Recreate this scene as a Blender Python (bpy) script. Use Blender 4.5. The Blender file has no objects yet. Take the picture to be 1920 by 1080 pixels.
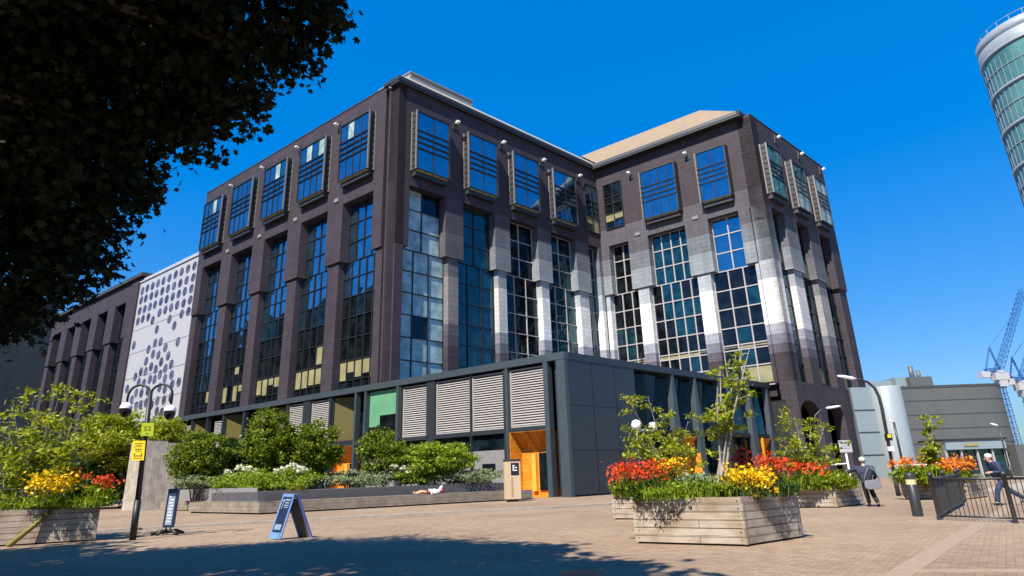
import bpy, bmesh, math, random
from mathutils import Vector, Matrix, noise
R = math.radians
rnd = random.Random(7)
sc = bpy.context.scene
COL = sc.collection

# ------------------------------------------------------------------ helpers
class MB:
    """collects faces and links them as ONE mesh object"""
    def __init__(s): s.v = []; s.f = []; s.m = []; s.c = []; s.sm = []
    def add(s, vs, fs, mat=0, col=None, fn=None, smooth=False):
        b = len(s.v)
        s.v.extend([tuple(fn(*p)) for p in vs] if fn else [tuple(p) for p in vs])
        for f in fs:
            s.f.append(tuple(b + i for i in f)); s.m.append(mat); s.c.append(col); s.sm.append(smooth)
    def box(s, x0, x1, y0, y1, z0, z1, mat=0, col=None, fn=None):
        s.add([(x0,y0,z0),(x1,y0,z0),(x1,y1,z0),(x0,y1,z0),(x0,y0,z1),(x1,y0,z1),(x1,y1,z1),(x0,y1,z1)],
              [(0,3,2,1),(4,5,6,7),(0,1,5,4),(1,2,6,5),(2,3,7,6),(3,0,4,7)], mat, col, fn)
    def quad(s, a, b, c, d, mat=0, col=None, fn=None): s.add([a,b,c,d], [(0,1,2,3)], mat, col, fn)
    def prism(s, pts, z0, z1, mat=0, col=None, fn=None):
        n = len(pts)
        s.add([(x,y,z0) for x,y in pts] + [(x,y,z1) for x,y in pts],
              [tuple(range(n))[::-1], tuple(range(n,2*n))] + [(i,(i+1)%n,n+(i+1)%n,n+i) for i in range(n)], mat, col, fn)
    def tube(s, path, rad, n=10, mat=0, col=None, smooth=True, caps=True):
        path = [Vector(p) for p in path]; k = len(path)
        if not isinstance(rad, (list, tuple)): rad = [rad]*k
        vs = []; up = Vector((0.13,0.21,1)).normalized(); x = None
        for i,p in enumerate(path):
            t = (path[min(i+1,k-1)] - path[max(i-1,0)]).normalized()
            if x is None: x = t.orthogonal().normalized()
            x = (x - t*x.dot(t)).normalized(); y = t.cross(x)
            for j in range(n):
                a = 2*math.pi*j/n; vs.append(p + (x*math.cos(a) + y*math.sin(a))*rad[i])
        fs = [(i*n+j, i*n+(j+1)%n, (i+1)*n+(j+1)%n, (i+1)*n+j) for i in range(k-1) for j in range(n)]
        s.add(vs, fs, mat, col, None, smooth)
        if caps:
            s.add(vs[:n], [tuple(range(n))[::-1]], mat, col); s.add(vs[-n:], [tuple(range(n))], mat, col)
    def lathe(s, prof, n=24, at=(0,0,0), mat=0, col=None, smooth=True):
        vs = [(at[0]+r*math.cos(2*math.pi*j/n), at[1]+r*math.sin(2*math.pi*j/n), at[2]+z) for r,z in prof for j in range(n)]
        fs = [(i*n+j, i*n+(j+1)%n, (i+1)*n+(j+1)%n, (i+1)*n+j) for i in range(len(prof)-1) for j in range(n)]
        s.add(vs, fs, mat, col, None, smooth)
    def build(s, name, mats, parent=None, local=False, recalc=True, label=None, bevel=0):
        me = bpy.data.meshes.new(name)
        off = Vector((0,0,0))
        if parent is not None and not local:
            q = parent
            while q is not None: off += q.location; q = q.parent
        me.from_pydata([tuple(Vector(p)-off) for p in s.v], [], s.f)
        if not isinstance(mats, (list, tuple)): mats = [mats]
        for m in mats: me.materials.append(m)
        me.polygons.foreach_set('material_index', s.m)
        me.polygons.foreach_set('use_smooth', s.sm)
        if recalc:
            bm = bmesh.new(); bm.from_mesh(me)
            bmesh.ops.remove_doubles(bm, verts=bm.verts, dist=1e-5) if len(s.v) < 400 and any(s.sm) else None
            bmesh.ops.recalc_face_normals(bm, faces=bm.faces); bm.to_mesh(me); bm.free()
        hasc = any(c is not None for c in s.c) and len(s.c) == len(me.polygons)
        if hasc: me.color_attributes.new('Col', 'FLOAT_COLOR', 'CORNER')
        me.uv_layers.new(name='UVMap')
        uv = me.uv_layers['UVMap']; ca = me.color_attributes['Col'] if hasc else None
        for i,p in enumerate(me.polygons):
            n = p.normal
            if abs(n.z) > 0.85: tx = Vector((1,0,0)); ty = Vector((0,1,0))
            else: tx = Vector((-n.y, n.x, 0)).normalized(); ty = Vector((0,0,1))
            for li in p.loop_indices:
                co = me.vertices[me.loops[li].vertex_index].co + off
                uv.data[li].uv = (co.dot(tx), co.dot(ty))
                if ca:
                    c = s.c[i] or (1,1,1); ca.data[li].color = (c[0],c[1],c[2],1)
        o = bpy.data.objects.new(name, me); COL.objects.link(o)
        if parent is not None: o.parent = parent
        if label: o['label'] = label
        if bevel:
            b = o.modifiers.new('bevel','BEVEL'); b.width = bevel; b.segments = 2; b.limit_method = 'ANGLE'
        return o

def tag(o, label, cat, group=None, kind=None):
    o['label'] = label; o['category'] = cat
    if group: o['group'] = group
    if kind: o['kind'] = kind
    return o
def thing(name, label, cat, loc=(0,0,0), rz=0, group=None):
    o = bpy.data.objects.new(name, None); COL.objects.link(o)
    o.location = loc; o.rotation_euler = (0,0,rz); o.empty_display_size = .3
    return tag(o, label, cat, group)
def struct(o): o['kind'] = 'structure'; return o
def dup(root, loc, rz, label, group=None):
    r = root.copy(); COL.objects.link(r); r.location = loc; r.rotation_euler = (0,0,rz); r['label'] = label
    if group: r['group'] = group
    for ch in list(root.children):
        c = ch.copy(); COL.objects.link(c); c.parent = r
        for g in list(ch.children):
            d = g.copy(); COL.objects.link(d); d.parent = c
    return r

# ------------------------------------------------------------------ materials
def newmat(name):
    m = bpy.data.materials.new(name); m.use_nodes = True
    nt = m.node_tree; b = nt.nodes['Principled BSDF']
    return m, nt, b
def N(nt, typ, **kw):
    n = nt.nodes.new(typ)
    for k,v in kw.items():
        if k.startswith('_'): setattr(n, k[1:], v)
        else: n.inputs[k.replace('__',' ')].default_value = v
    return n
def ramp(nt, pts):
    n = nt.nodes.new('ShaderNodeValToRGB'); e = n.color_ramp.elements
    while len(e) < len(pts): e.new(0.5)
    for i,(p,c) in enumerate(pts):
        e[i].position = p; e[i].color = (c,c,c,1) if isinstance(c,(int,float)) else (*c,1)
    return n
def mul(nt, a, b, fac=1.0):
    n = nt.nodes.new('ShaderNodeMix'); n.data_type = 'RGBA'; n.blend_type = 'MULTIPLY'; n.inputs[0].default_value = fac
    nt.links.new(a, n.inputs[6])
    if hasattr(b, 'node'): nt.links.new(b, n.inputs[7])
    else: n.inputs[7].default_value = (*b,1)
    return n.outputs[2]
def simple(name, col, rough=.5, metal=0, var=.15, scale=3, bump=0, bscale=40, streak=False, spec=.5):
    """plain surface with soft irregular wear"""
    m, nt, b = newmat(name); L = nt.links.new
    tc = N(nt,'ShaderNodeTexCoord'); src = tc.outputs['Object']
    if streak:
        mp = N(nt,'ShaderNodeMapping'); mp.inputs['Scale'].default_value = (1,1,.12); L(src, mp.inputs[0]); src = mp.outputs[0]
    no = N(nt,'ShaderNodeTexNoise', Scale=scale, Detail=6.0, Roughness=.6); L(src, no.inputs['Vector'])
    rp = ramp(nt, [(.25, 1-var), (.75, 1+var*.6)]); L(no.outputs['Fac'], rp.inputs[0])
    rgb = N(nt,'ShaderNodeRGB'); rgb.outputs[0].default_value = (*col,1)
    L(mul(nt, rgb.outputs[0], rp.outputs[0]), b.inputs['Base Color'])
    b.inputs['Roughness'].default_value = rough; b.inputs['Metallic'].default_value = metal
    b.inputs['Specular IOR Level'].default_value = spec
    if bump:
        n2 = N(nt,'ShaderNodeTexNoise', Scale=bscale, Detail=4.0); L(tc.outputs['Object'], n2.inputs['Vector'])
        bp = N(nt,'ShaderNodeBump', Strength=bump, Distance=.02); L(n2.outputs['Fac'], bp.inputs['Height']); L(bp.outputs[0], b.inputs['Normal'])
    return m
def tile_mat(name, bw=.9, bh=.32, mort=.012, rough=.6, line=.68, spec=.18):
    """small ceramic courses over a per-face tile colour"""
    m, nt, b = newmat(name); L = nt.links.new
    at = N(nt,'ShaderNodeAttribute', _attribute_name='Col'); uv = N(nt,'ShaderNodeUVMap', _uv_map='UVMap')
    br = N(nt,'ShaderNodeTexBrick'); br.inputs['Scale'].default_value = 1
    br.inputs['Color1'].default_value = (1,1,1,1); br.inputs['Color2'].default_value = (.86,.86,.86,1); br.inputs['Mortar'].default_value = (line,line,line,1)
    br.inputs['Mortar Size'].default_value = mort; br.inputs['Brick Width'].default_value = bw; br.inputs['Row Height'].default_value = bh
    L(uv.outputs[0], br.inputs['Vector'])
    no = N(nt,'ShaderNodeTexNoise', Scale=.35, Detail=7.0, Roughness=.65); L(uv.outputs[0], no.inputs['Vector'])
    rp = ramp(nt, [(.3,.84),(.7,1.08)]); L(no.outputs['Fac'], rp.inputs[0])
    ms = N(nt,'ShaderNodeMapping'); ms.inputs['Scale'].default_value = (1.4,.06,1); L(uv.outputs[0], ms.inputs[0])
    ns = N(nt,'ShaderNodeTexNoise', Scale=1.0, Detail=5.0, Roughness=.7); L(ms.outputs[0], ns.inputs['Vector'])
    rs_ = ramp(nt, [(.32,.74),(.55,1.02),(.75,1.1)]); L(ns.outputs['Fac'], rs_.inputs[0])
    c = mul(nt, at.outputs['Color'], br.outputs['Color']); c = mul(nt, c, rs_.outputs[0], .6); L(mul(nt, c, rp.outputs[0]), b.inputs['Base Color'])
    b.inputs['Roughness'].default_value = rough; b.inputs['Specular IOR Level'].default_value = spec
    bp = N(nt,'ShaderNodeBump', Strength=.25, Distance=.02); L(br.outputs['Fac'], bp.inputs['Height']); bp.invert = True; L(bp.outputs[0], b.inputs['Normal'])
    return m
def plank_mat(name, c1, c2, ph=.17, rough=.75, gap=.008, vert=False, stain=None):
    """timber boards, from the metre-scaled UVs"""
    m, nt, b = newmat(name); L = nt.links.new
    uv = N(nt,'ShaderNodeUVMap', _uv_map='UVMap'); src = uv.outputs[0]
    if vert:
        mp = N(nt,'ShaderNodeMapping'); mp.inputs['Rotation'].default_value = (0,0,math.pi/2); L(src, mp.inputs[0]); src = mp.outputs[0]
    br = N(nt,'ShaderNodeTexBrick'); br.offset = .37; br.inputs['Scale'].default_value = 1
    br.inputs['Color1'].default_value = (*c1,1); br.inputs['Color2'].default_value = (*c2,1); br.inputs['Mortar'].default_value = tuple(x*.25 for x in c2)+(1,)
    br.inputs['Mortar Size'].default_value = gap; br.inputs['Brick Width'].default_value = 2.6; br.inputs['Row Height'].default_value = ph
    L(src, br.inputs['Vector'])
    mp2 = N(nt,'ShaderNodeMapping'); mp2.inputs['Scale'].default_value = (1.2,22,1); L(src, mp2.inputs[0])
    no = N(nt,'ShaderNodeTexNoise', Scale=1.5, Detail=8.0, Roughness=.7); L(mp2.outputs[0], no.inputs['Vector'])
    rp = ramp(nt, [(.3,.72),(.7,1.12)]); L(no.outputs['Fac'], rp.inputs[0])
    c = mul(nt, br.outputs['Color'], rp.outputs[0])
    n2 = N(nt,'ShaderNodeTexNoise', Scale=1.7, Detail=5.0); L(src, n2.inputs['Vector'])
    r2 = ramp(nt, [(.36, stain or (.75,.73,.7)),(.6,(1.04,1.04,1.04))]); L(n2.outputs['Fac'], r2.inputs[0])
    L(mul(nt, c, r2.outputs[0]), b.inputs['Base Color'])
    b.inputs['Roughness'].default_value = rough; b.inputs['Specular IOR Level'].default_value = .25
    bp = N(nt,'ShaderNodeBump', Strength=.35, Distance=.01); L(no.outputs['Fac'], bp.inputs['Height']); L(bp.outputs[0], b.inputs['Normal'])
    return m
def glass_mat(name, base, refl=(.75,.88,1), lo=.22, wav=.04, ior=1.9, rough=.0, mott=1):
    """coated window glass: dark room behind, mirror-like front, slightly uneven panes"""
    m, nt, b = newmat(name); L = nt.links.new
    out = nt.nodes['Material Output']; nt.nodes.remove(b)
    tc = N(nt,'ShaderNodeTexCoord')
    no = N(nt,'ShaderNodeTexNoise', Scale=.55, Detail=1.0); L(tc.outputs['Object'], no.inputs['Vector'])
    bp = N(nt,'ShaderNodeBump', Strength=wav, Distance=1.0); L(no.outputs['Fac'], bp.inputs['Height'])
    n2 = N(nt,'ShaderNodeTexNoise', Scale=.9, Detail=3.0); L(tc.outputs['Object'], n2.inputs['Vector'])
    rp = ramp(nt, [(.35,tuple(x*(1-.65*mott) for x in base)),(.65,tuple(x*(1+.4*mott) for x in base))]); L(n2.outputs['Fac'], rp.inputs[0])
    d = N(nt,'ShaderNodeBsdfDiffuse'); L(rp.outputs[0], d.inputs['Color'])
    g = N(nt,'ShaderNodeBsdfGlossy', Roughness=rough); g.inputs['Color'].default_value = (*refl,1); L(bp.outputs[0], g.inputs['Normal'])
    fr = N(nt,'ShaderNodeLayerWeight', Blend=.5); pw = N(nt,'ShaderNodeMath', _operation='POWER'); pw.inputs[1].default_value = 4.0; L(fr.outputs['Facing'], pw.inputs[0])
    mr = N(nt,'ShaderNodeMapRange'); mr.inputs['To Min'].default_value = lo; mr.inputs['To Max'].default_value = .9; L(pw.outputs[0], mr.inputs['Value'])
    mx = N(nt,'ShaderNodeMixShader'); L(mr.outputs[0], mx.inputs[0]); L(d.outputs[0], mx.inputs[1]); L(g.outputs[0], mx.inputs[2]); L(mx.outputs[0], out.inputs['Surface'])
    return m
def leaf_mat(name, c1, c2, trans=.35, rough=.5):
    m, nt, b = newmat(name); L = nt.links.new; out = nt.nodes['Material Output']
    at = N(nt,'ShaderNodeAttribute', _attribute_name='Col')
    rp = ramp(nt, [(0,c1),(1,c2)]); L(at.outputs['Fac'], rp.inputs[0]); L(rp.outputs[0], b.inputs['Base Color'])
    b.inputs['Roughness'].default_value = rough; b.inputs['Specular IOR Level'].default_value = .3
    t = N(nt,'ShaderNodeBsdfTranslucent'); L(mul(nt, rp.outputs[0], (1.2,1.15,.5)), t.inputs['Color'])
    mx = N(nt,'ShaderNodeMixShader'); mx.inputs[0].default_value = trans
    L(b.outputs[0], mx.inputs[1]); L(t.outputs[0], mx.inputs[2]); L(mx.outputs[0], out.inputs['Surface'])
    return m

M = {}
M['tile'] = tile_mat('dark_tile', 1.3, .55, .03)
M['frame_dark'] = simple('dark_window_metal', (.025,.028,.032), .4, .3)
M['frame_light'] = simple('pale_window_metal', (.42,.38,.38), .4, .1)
M['box_metal'] = simple('bay_metal', (.11,.115,.12), .4, .4)
M['box_dark'] = simple('bay_dark_metal', (.03,.032,.036), .5, .2)
M['ledge'] = simple('bay_ledge', (.42,.4,.2), .5)
M['glass'] = glass_mat('office_glass', (.007,.009,.011), (.45,.65,.8), .05)
M['glass_blue'] = glass_mat('bay_glass', (.006,.02,.04), (.5,.8,1), .42)
M['glass_teal'] = glass_mat('teal_glass', (.004,.028,.038), (.6,.85,.9), .09)
M['glass_pale'] = glass_mat('pale_reflection_glass', (.30,.40,.39), (.75,.95,1), .09, .12, mott=.55)  # pale reflections are put into the base colour
M['blind'] = glass_mat('blind_behind_glass', (.27,.25,.13), (.7,.8,.9), .05, .02, 1.5, mott=.3)
M['glass_dark'] = glass_mat('shaded_glass', (.006,.012,.016), (.55,.7,.8), .03, .03, 1.45)
M['white'] = simple('white_panel', (.4,.4,.43), .4, 0, .08)
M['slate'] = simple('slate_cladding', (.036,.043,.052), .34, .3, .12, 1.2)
M['slate_lit'] = simple('slate_sunlit', (.062,.08,.094), .4, .3, .15, 1.5)  # lighter copy of the slate, with sunlight put into its colour
M['louvre'] = simple('pale_louvre', (.33,.30,.29), .5, 0, .1)
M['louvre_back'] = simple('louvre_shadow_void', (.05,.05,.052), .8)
M['black'] = simple('black_void', (.006,.006,.007), .7)
M['orange'] = plank_mat('orange_timber', (.8,.30,.03), (.7,.23,.018), .3, .5, .006, stain=(.85,.8,.75))
M['orange_l'] = simple('golden_timber', (.8,.38,.06), .45)
M['green_blind'] = glass_mat('green_blind_glass', (.12,.30,.17), (.7,.9,.8), .05, .02, 1.5, mott=.15)
M['olive'] = simple('olive_panel', (.09,.075,.015), .6)
M['roof_brown'] = simple('brown_roof_sheets', (.25,.18,.115), .7, 0, .15, 1.2, 0, 40, True)
M['gravel_cap'] = simple('roof_cap', (.36,.345,.31), .7)
M['concrete'] = simple('concrete', (.2,.195,.2), .8, 0, .2, 4, .3, 60)
M['concrete_dark'] = simple('dark_concrete', (.07,.07,.075), .8, 0, .25, 2, .3, 60)
M['timber'] = plank_mat('weathered_timber', (.42,.36,.30), (.35,.295,.24), .175, .8, .007, stain=(.72,.62,.52))
M['timber_bench'] = plank_mat('bench_timber', (.28,.235,.19), (.235,.195,.16), .2, .8, .006)
M['timber_v'] = plank_mat('upright_timber', (.46,.40,.34), (.38,.33,.285), .22, .8, .004, True)
M['metal_black'] = simple('black_paint', (.008,.008,.009), .5, 0, .2)
M['metal_grey'] = simple('grey_paint', (.03,.03,.033), .4, 0, .25, 6)
M['lamp_white'] = simple('white_enamel', (.8,.8,.8), .35)
M['yellow'] = simple('yellow_sign', (.85,.56,.01), .4, 0, .06)
M['lime'] = simple('lime_sign', (.42,.5,.02), .4, 0, .06)

# ------------------------------------------------------------------ camera
F = 1120.8; PT = R(17.37); RL = R(-1.8); CH = 1.6
fw = Vector((0, math.cos(PT), math.sin(PT))); x0 = Vector((1,0,0)); u0 = x0.cross(fw)
cx = x0*math.cos(RL) + u0*math.sin(RL); cu = -x0*math.sin(RL) + u0*math.cos(RL)
cam = bpy.data.cameras.new('camera'); co = bpy.data.objects.new('camera', cam); COL.objects.link(co)
mw = Matrix.Identity(4)
for i in range(3): mw[i][0] = cx[i]; mw[i][1] = cu[i]; mw[i][2] = -fw[i]
mw[2][3] = CH
co.matrix_world = mw
cam.sensor_width = 36; cam.lens = F/1920*36; cam.clip_end = 5000; cam.clip_start = .05
sc.camera = co

# ------------------------------------------------------------------ light
SAT1, GAM, SAT2, VAL = 1.2, .4, 2.0, 1.5
TINT = (.6,.96,1.55)
SUN_AZ, SUN_EL = R(211), R(52)
w = bpy.data.worlds.new('World'); sc.world = w; w.use_nodes = True
nt = w.node_tree; bg = nt.nodes['Background']
sky = nt.nodes.new('ShaderNodeTexSky'); sky.sky_type = 'NISHITA'; sky.sun_disc = False
sky.sun_elevation = SUN_EL; sky.sun_rotation = SUN_AZ; sky.altitude = 0; sky.air_density = 1.5; sky.dust_density = 0; sky.ozone_density = 6.0
hs = nt.nodes.new('ShaderNodeHueSaturation'); gm_ = nt.nodes.new('ShaderNodeGamma'); hs2 = nt.nodes.new('ShaderNodeHueSaturation')
hs.inputs['Saturation'].default_value = SAT1; gm_.inputs['Gamma'].default_value = GAM; hs2.inputs['Saturation'].default_value = SAT2; hs2.inputs['Value'].default_value = VAL
for a_,b_ in ((sky.outputs[0], hs.inputs['Color']), (hs.outputs[0], gm_.inputs['Color']), (gm_.outputs[0], hs2.inputs['Color']), ): nt.links.new(a_, b_)
nt.links.new(mul(nt, hs2.outputs[0], TINT), bg.inputs['Color'])
bg.inputs['Strength'].default_value = .105
sl = bpy.data.lights.new('sun', 'SUN'); sl.energy = 5.0; sl.angle = R(.53); sl.color = (1,.925,.79)
so = bpy.data.objects.new('sun', sl); COL.objects.link(so)
sd = Vector((math.sin(SUN_AZ)*math.cos(SUN_EL), math.cos(SUN_AZ)*math.cos(SUN_EL), math.sin(SUN_EL)))
so.rotation_euler = sd.to_track_quat('Z','Y').to_euler(); so.location = (0,-20,60)
sc.view_settings.view_transform = 'Standard'; sc.view_settings.look = 'None'; sc.view_settings.exposure = .9; sc.view_settings.gamma = 1
sc.cycles.max_bounces = 6; sc.cycles.diffuse_bounces = 1; sc.cycles.transparent_max_bounces = 8
try: sc.cycles.use_denoising = True
except Exception: pass
# ------------------------------------------------------------------ the office building, in its own (u along front, v into depth, z) frame
P0 = Vector((3.69, 44.03, 0)); AZL, AZR = R(-52.95), R(48.15)
dL = Vector((math.sin(AZL), math.cos(AZL), 0)); dR = Vector((math.sin(AZR), math.cos(AZR), 0))
def BP(u, v, z): return P0 + dL*u + dR*v + Vector((0,0,z))
UB, VC, UD, ZR = 19.1, 32.2, -2.6, 43.3
facA = lambda s,d,z: BP(s, -d, z)
facB = lambda s,d,z: BP(UB-d, s, z)
facC = lambda s,d,z: BP(s, VC-d, z)
facD = lambda s,d,z: BP(UD-d, s, z)
bld = thing('office_building', 'big dark tiled office block with tall window strips and a slate grey podium', 'building', BP(UB,0,0))
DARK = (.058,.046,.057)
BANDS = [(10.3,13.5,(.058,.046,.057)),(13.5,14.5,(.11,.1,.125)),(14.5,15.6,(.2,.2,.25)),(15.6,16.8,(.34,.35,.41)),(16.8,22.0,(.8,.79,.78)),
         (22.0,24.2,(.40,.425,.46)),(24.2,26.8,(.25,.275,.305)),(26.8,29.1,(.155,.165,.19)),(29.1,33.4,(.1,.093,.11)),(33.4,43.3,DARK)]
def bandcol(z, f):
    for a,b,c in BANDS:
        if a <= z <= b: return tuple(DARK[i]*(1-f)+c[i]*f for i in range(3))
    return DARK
def stack(mb, s0, s1, d0, d1, z0, z1, fn, f=0):
    """a wall piece cut at the tile colour bands"""
    if f == 0: mb.box(s0,s1,d0,d1,z0,z1,0,DARK,fn); return
    zs = [z0]+[b for a,b,c in BANDS if z0 < b < z1-1e-6]+[z1]
    for a,b in zip(zs,zs[1:]):
        mb.box(s0,s1,d0,d1,a,b,0,bandcol((a+b)/2,f),fn)
def pane_set(mb, s0, s1, d, z0, z1, cols, zs, fn, pick, jit=.012):
    w_ = (s1-s0)/cols
    for i in range(cols):
        for j in range(len(zs)-1):
            a,b = s0+i*w_, s0+(i+1)*w_; j1,j2,j3,j4 = (rnd.uniform(-jit,jit) for _ in range(4))
            mt = pick(i,j,len(zs)-1)
            if mt == 1 and rnd.random() < .8:        # a blind let down part of the way
                zm = zs[j] + (zs[j+1]-zs[j])*rnd.choice((.0,.12,.25,.4,.55)); mb.quad((a,d,zs[j]),(b,d,zs[j]),(b,d,zm),(a,d,zm),0,None,fn)
                mb.quad((a,d,zm),(b,d,zm),(b,d,zs[j+1]),(a,d,zs[j+1]),1,None,fn); continue
            mb.quad((a,d+j1,zs[j]),(b,d+j2,zs[j]),(b,d+j2+j3-j1,zs[j+1]),(a,d+j3,zs[j+1]),mt,None,fn)
def grid_frame(mb, s0, s1, d, cols, zs, fn, t=.09, dep=.12):
    w_ = (s1-s0)/cols
    for i in range(cols+1): mb.box(s0+i*w_-t/2, s0+i*w_+t/2, d, d+dep, zs[0], zs[-1], 0, None, fn)
    for z in zs: mb.box(s0, s1, d+.004, d+dep-.004, z-t/2, z+t/2, 0, None, fn)
def window(par, fn, s0, s1, z0, z1, d, cols, zs, frame, pick, mats, extra=None, label=None, t=.09):
    f = MB(); grid_frame(f, s0, s1, d, cols, zs, fn, t)
    if extra: grid_frame(f, extra[0], extra[1], d+.002, extra[2], extra[3], fn, t)
    fo = f.build('window', frame, par, label=label)
    p = MB(); pane_set(p, s0, s1, d, z0, z1, cols, zs, fn, pick)
    if extra: pane_set(p, extra[0], extra[1], d, 0, 0, extra[2], extra[3], fn, pick)
    p.build('pane', mats, fo, recalc=False)
    return fo
ROWS = [10.3+2.3*i for i in range(10)]
GL = [M['glass'], M['blind'], M['glass_teal'], M['glass_pale'], M['glass_blue']]

M['rail_metal'] = simple('bay_rail', (.2,.195,.19), .4, .2)
def bay_window(par, fn, s0, s1, z0, z1, dep, cols, finside=1, yellow=True, bright=None):
    """projecting window box: thick side plates, fins, glazing, ledge"""
    f = MB(); t = .12
    f.box(s0, s0+t, -.05, dep, z0, z1, 0, None, fn); f.box(s1-t, s1, -.05, dep, z0, z1, 0, None, fn)
    f.box(s0+t, s1-t, -.05, dep, z1-.14, z1, 0, None, fn); f.box(s0+t, s1-t, -.05, dep-.05, z0, z0+.12, 0, None, fn)
    o = f.build('bay_window', M['box_dark'], par)
    zs = [z0+.12] + [z0+(z1-z0)*k for k in (.36,.46,.56,.66,)] + [z1-.14]
    g = MB(); grid_frame(g, s0+t, s1-t, dep-.14, cols, zs, fn, .08, .1)
    for k in range(4):
        zz = zs[1+k]; g.box(s0-.03, s1+.03, dep+.02, dep+.06, zz-.025, zz+.025, 0, None, fn)
    g.build('glazing_bar', M['frame_dark'], o)
    p = MB()
    pane_set(p, s0+t, s1-t, dep-.12, 0, 0, cols, zs, fn, (bright or (lambda i,j,n: 4)), .008); p.build('pane', GL, o, recalc=False)
    a_, b_ = (s0-.13, s0-.004) if finside < 0 else (s1+.004, s1+.13)
    r_ = MB(); r_.box(a_,b_,dep-.14,dep+.015,z0-.02,z1+.02,0,None,fn); r_.box(a_,b_,.02,.16,z0-.02,z1+.02,0,None,fn); r_.build('side_rail', M['rail_metal'], o)
    l = MB()
    side = s0-.012 if finside < 0 else s1+.012
    for k in range(9):
        zz = z0+.5+(z1-z0-1)*k/8
        l.box(min(side,side+finside*.05), max(side,side+finside*.05), .16, dep-.2, zz-.05, zz+.05, 0, None, fn)
    l.build('fin', M['box_dark'], o)
    if yellow:
        e = MB(); nn = cols*2 if cols < 4 else cols
        for k in range(nn):
            a = s0+.15+(s1-s0-.3)*k/nn; e.box(a+.06, a+(s1-s0-.3)/nn-.06, .25, dep-.15, z0-.08, z0-.004, 0, None, fn)
        e.build('ledge', M['ledge'], o)
    q = MB(); q.box(s0+.1, s1-.1, .0, dep-.35, z0-.62, z0-.1, 0, None, fn); q.build('tray', M['box_dark'], o)
    return o
def floodlight(par, fn, s, z):
    a = MB(); a.box(s-.28, s+.28, .0, .12, z-1.3, z-.75, 0, None, fn); a.box(s-.05,s+.05,.12,.5,z-.62,z-.54,0,None,fn); a.box(s-.06,s+.06,0,.12,z-.7,z,0,None,fn)
    o = a.build('floodlight', M['box_dark'], par)
    h = MB(); h.add([(s-.2,.35,z-.5),(s+.2,.35,z-.5),(s+.2,.7,z-.36),(s-.2,.7,z-.36),(s-.17,.41,z-.72),(s+.17,.41,z-.72),(s+.17,.75,z-.56),(s-.17,.75,z-.56)],
                    [(0,1,2,3),(4,7,6,5),(0,4,5,1),(1,5,6,2),(2,6,7,3),(3,7,4,0)],0,None,fn); h.build('lamp_head', M['lamp_white'], o)
def vent(par, fn, s, z):
    a = MB(); a.box(s-.35,s+.35,.0,.12,z-.22,z+.22,0,None,fn); a.build('vent', M['concrete'], par)

# ---- front (A)
w_ = MB(); A_END = 61.4; PIT = 7.93; CA = [25.35+PIT*k for k in range(5)]
w_.box(UB+.0, UB+1.35, -.95, 0.0, 10.3, 43.0, 0, DARK, facA)            # corner pilaster
w_.box(UB+1.35, UB+2.15, -1.6, -.9, 10.3, 43.25, 0, (.05,.042,.05), facA)    # slot
w_.box(UB+2.15, A_END, -1.6, 0.0, 31.1, ZR, 0, DARK, facA)
prevU, prevL = UB+2.15, UB+2.15
for k,c in enumerate(CA+[None]):
    a0 = prevU; a1 = c-2.6 if c else A_END
    w_.box(a0, a1, -1.6, 0, 24.3, 31.1, 0, DARK, facA)
    b0 = prevL; b1 = c-3.05 if c else A_END
    w_.box(b0, b1, -1.6, -.22, 10.3, 24.3, 0, DARK, facA)
    if c: prevU, prevL = c+2.6, c+3.05
w_.box(UB+2.15, A_END, -.6, .06, ZR, ZR+.12, 0, (.05,.05,.055), facA)
w_.build('front_wall', M['tile'], bld)
for k,c in enumerate(CA):
    def pick(i,j,n,k=k):
        r = rnd.random()
        if n == 3: return 4
        if j == 0: return 0
        if j == 1: return 1 if r < (.75 if k < 4 else .3) else 0
        if j == 2: return 1 if r < .04 else 0
        return (4 if j > 4 or (j == 4 and r < .6) else 0) if r < .993 else 1
    zs1 = [10.3, 11.3, 13.4] + [15.75+2.27*i for i in range(4)]; zs1[-1] = 22.4
    window(bld, facA, c-3.05, c+3.05, 10.3, 22.4, -1.05, 5, zs1+[24.3], M['frame_dark'], pick, GL, (c-2.6, c+2.6, 4, [24.3,26.55,28.8,31.1]))
    def brt(i,j,n,k=k):
        if j == n-1 and rnd.random() < .2: return 3
        return 4
    bay_window(bld, facA, c-2.55, c+2.55, 33.5, 40.7, .9, 4, -1, True, brt)
    s_ = c+PIT/2
    if k < 4: floodlight(bld, facA, s_, 42.2); vent(bld, facA, s_-.2, 31.9)
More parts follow.
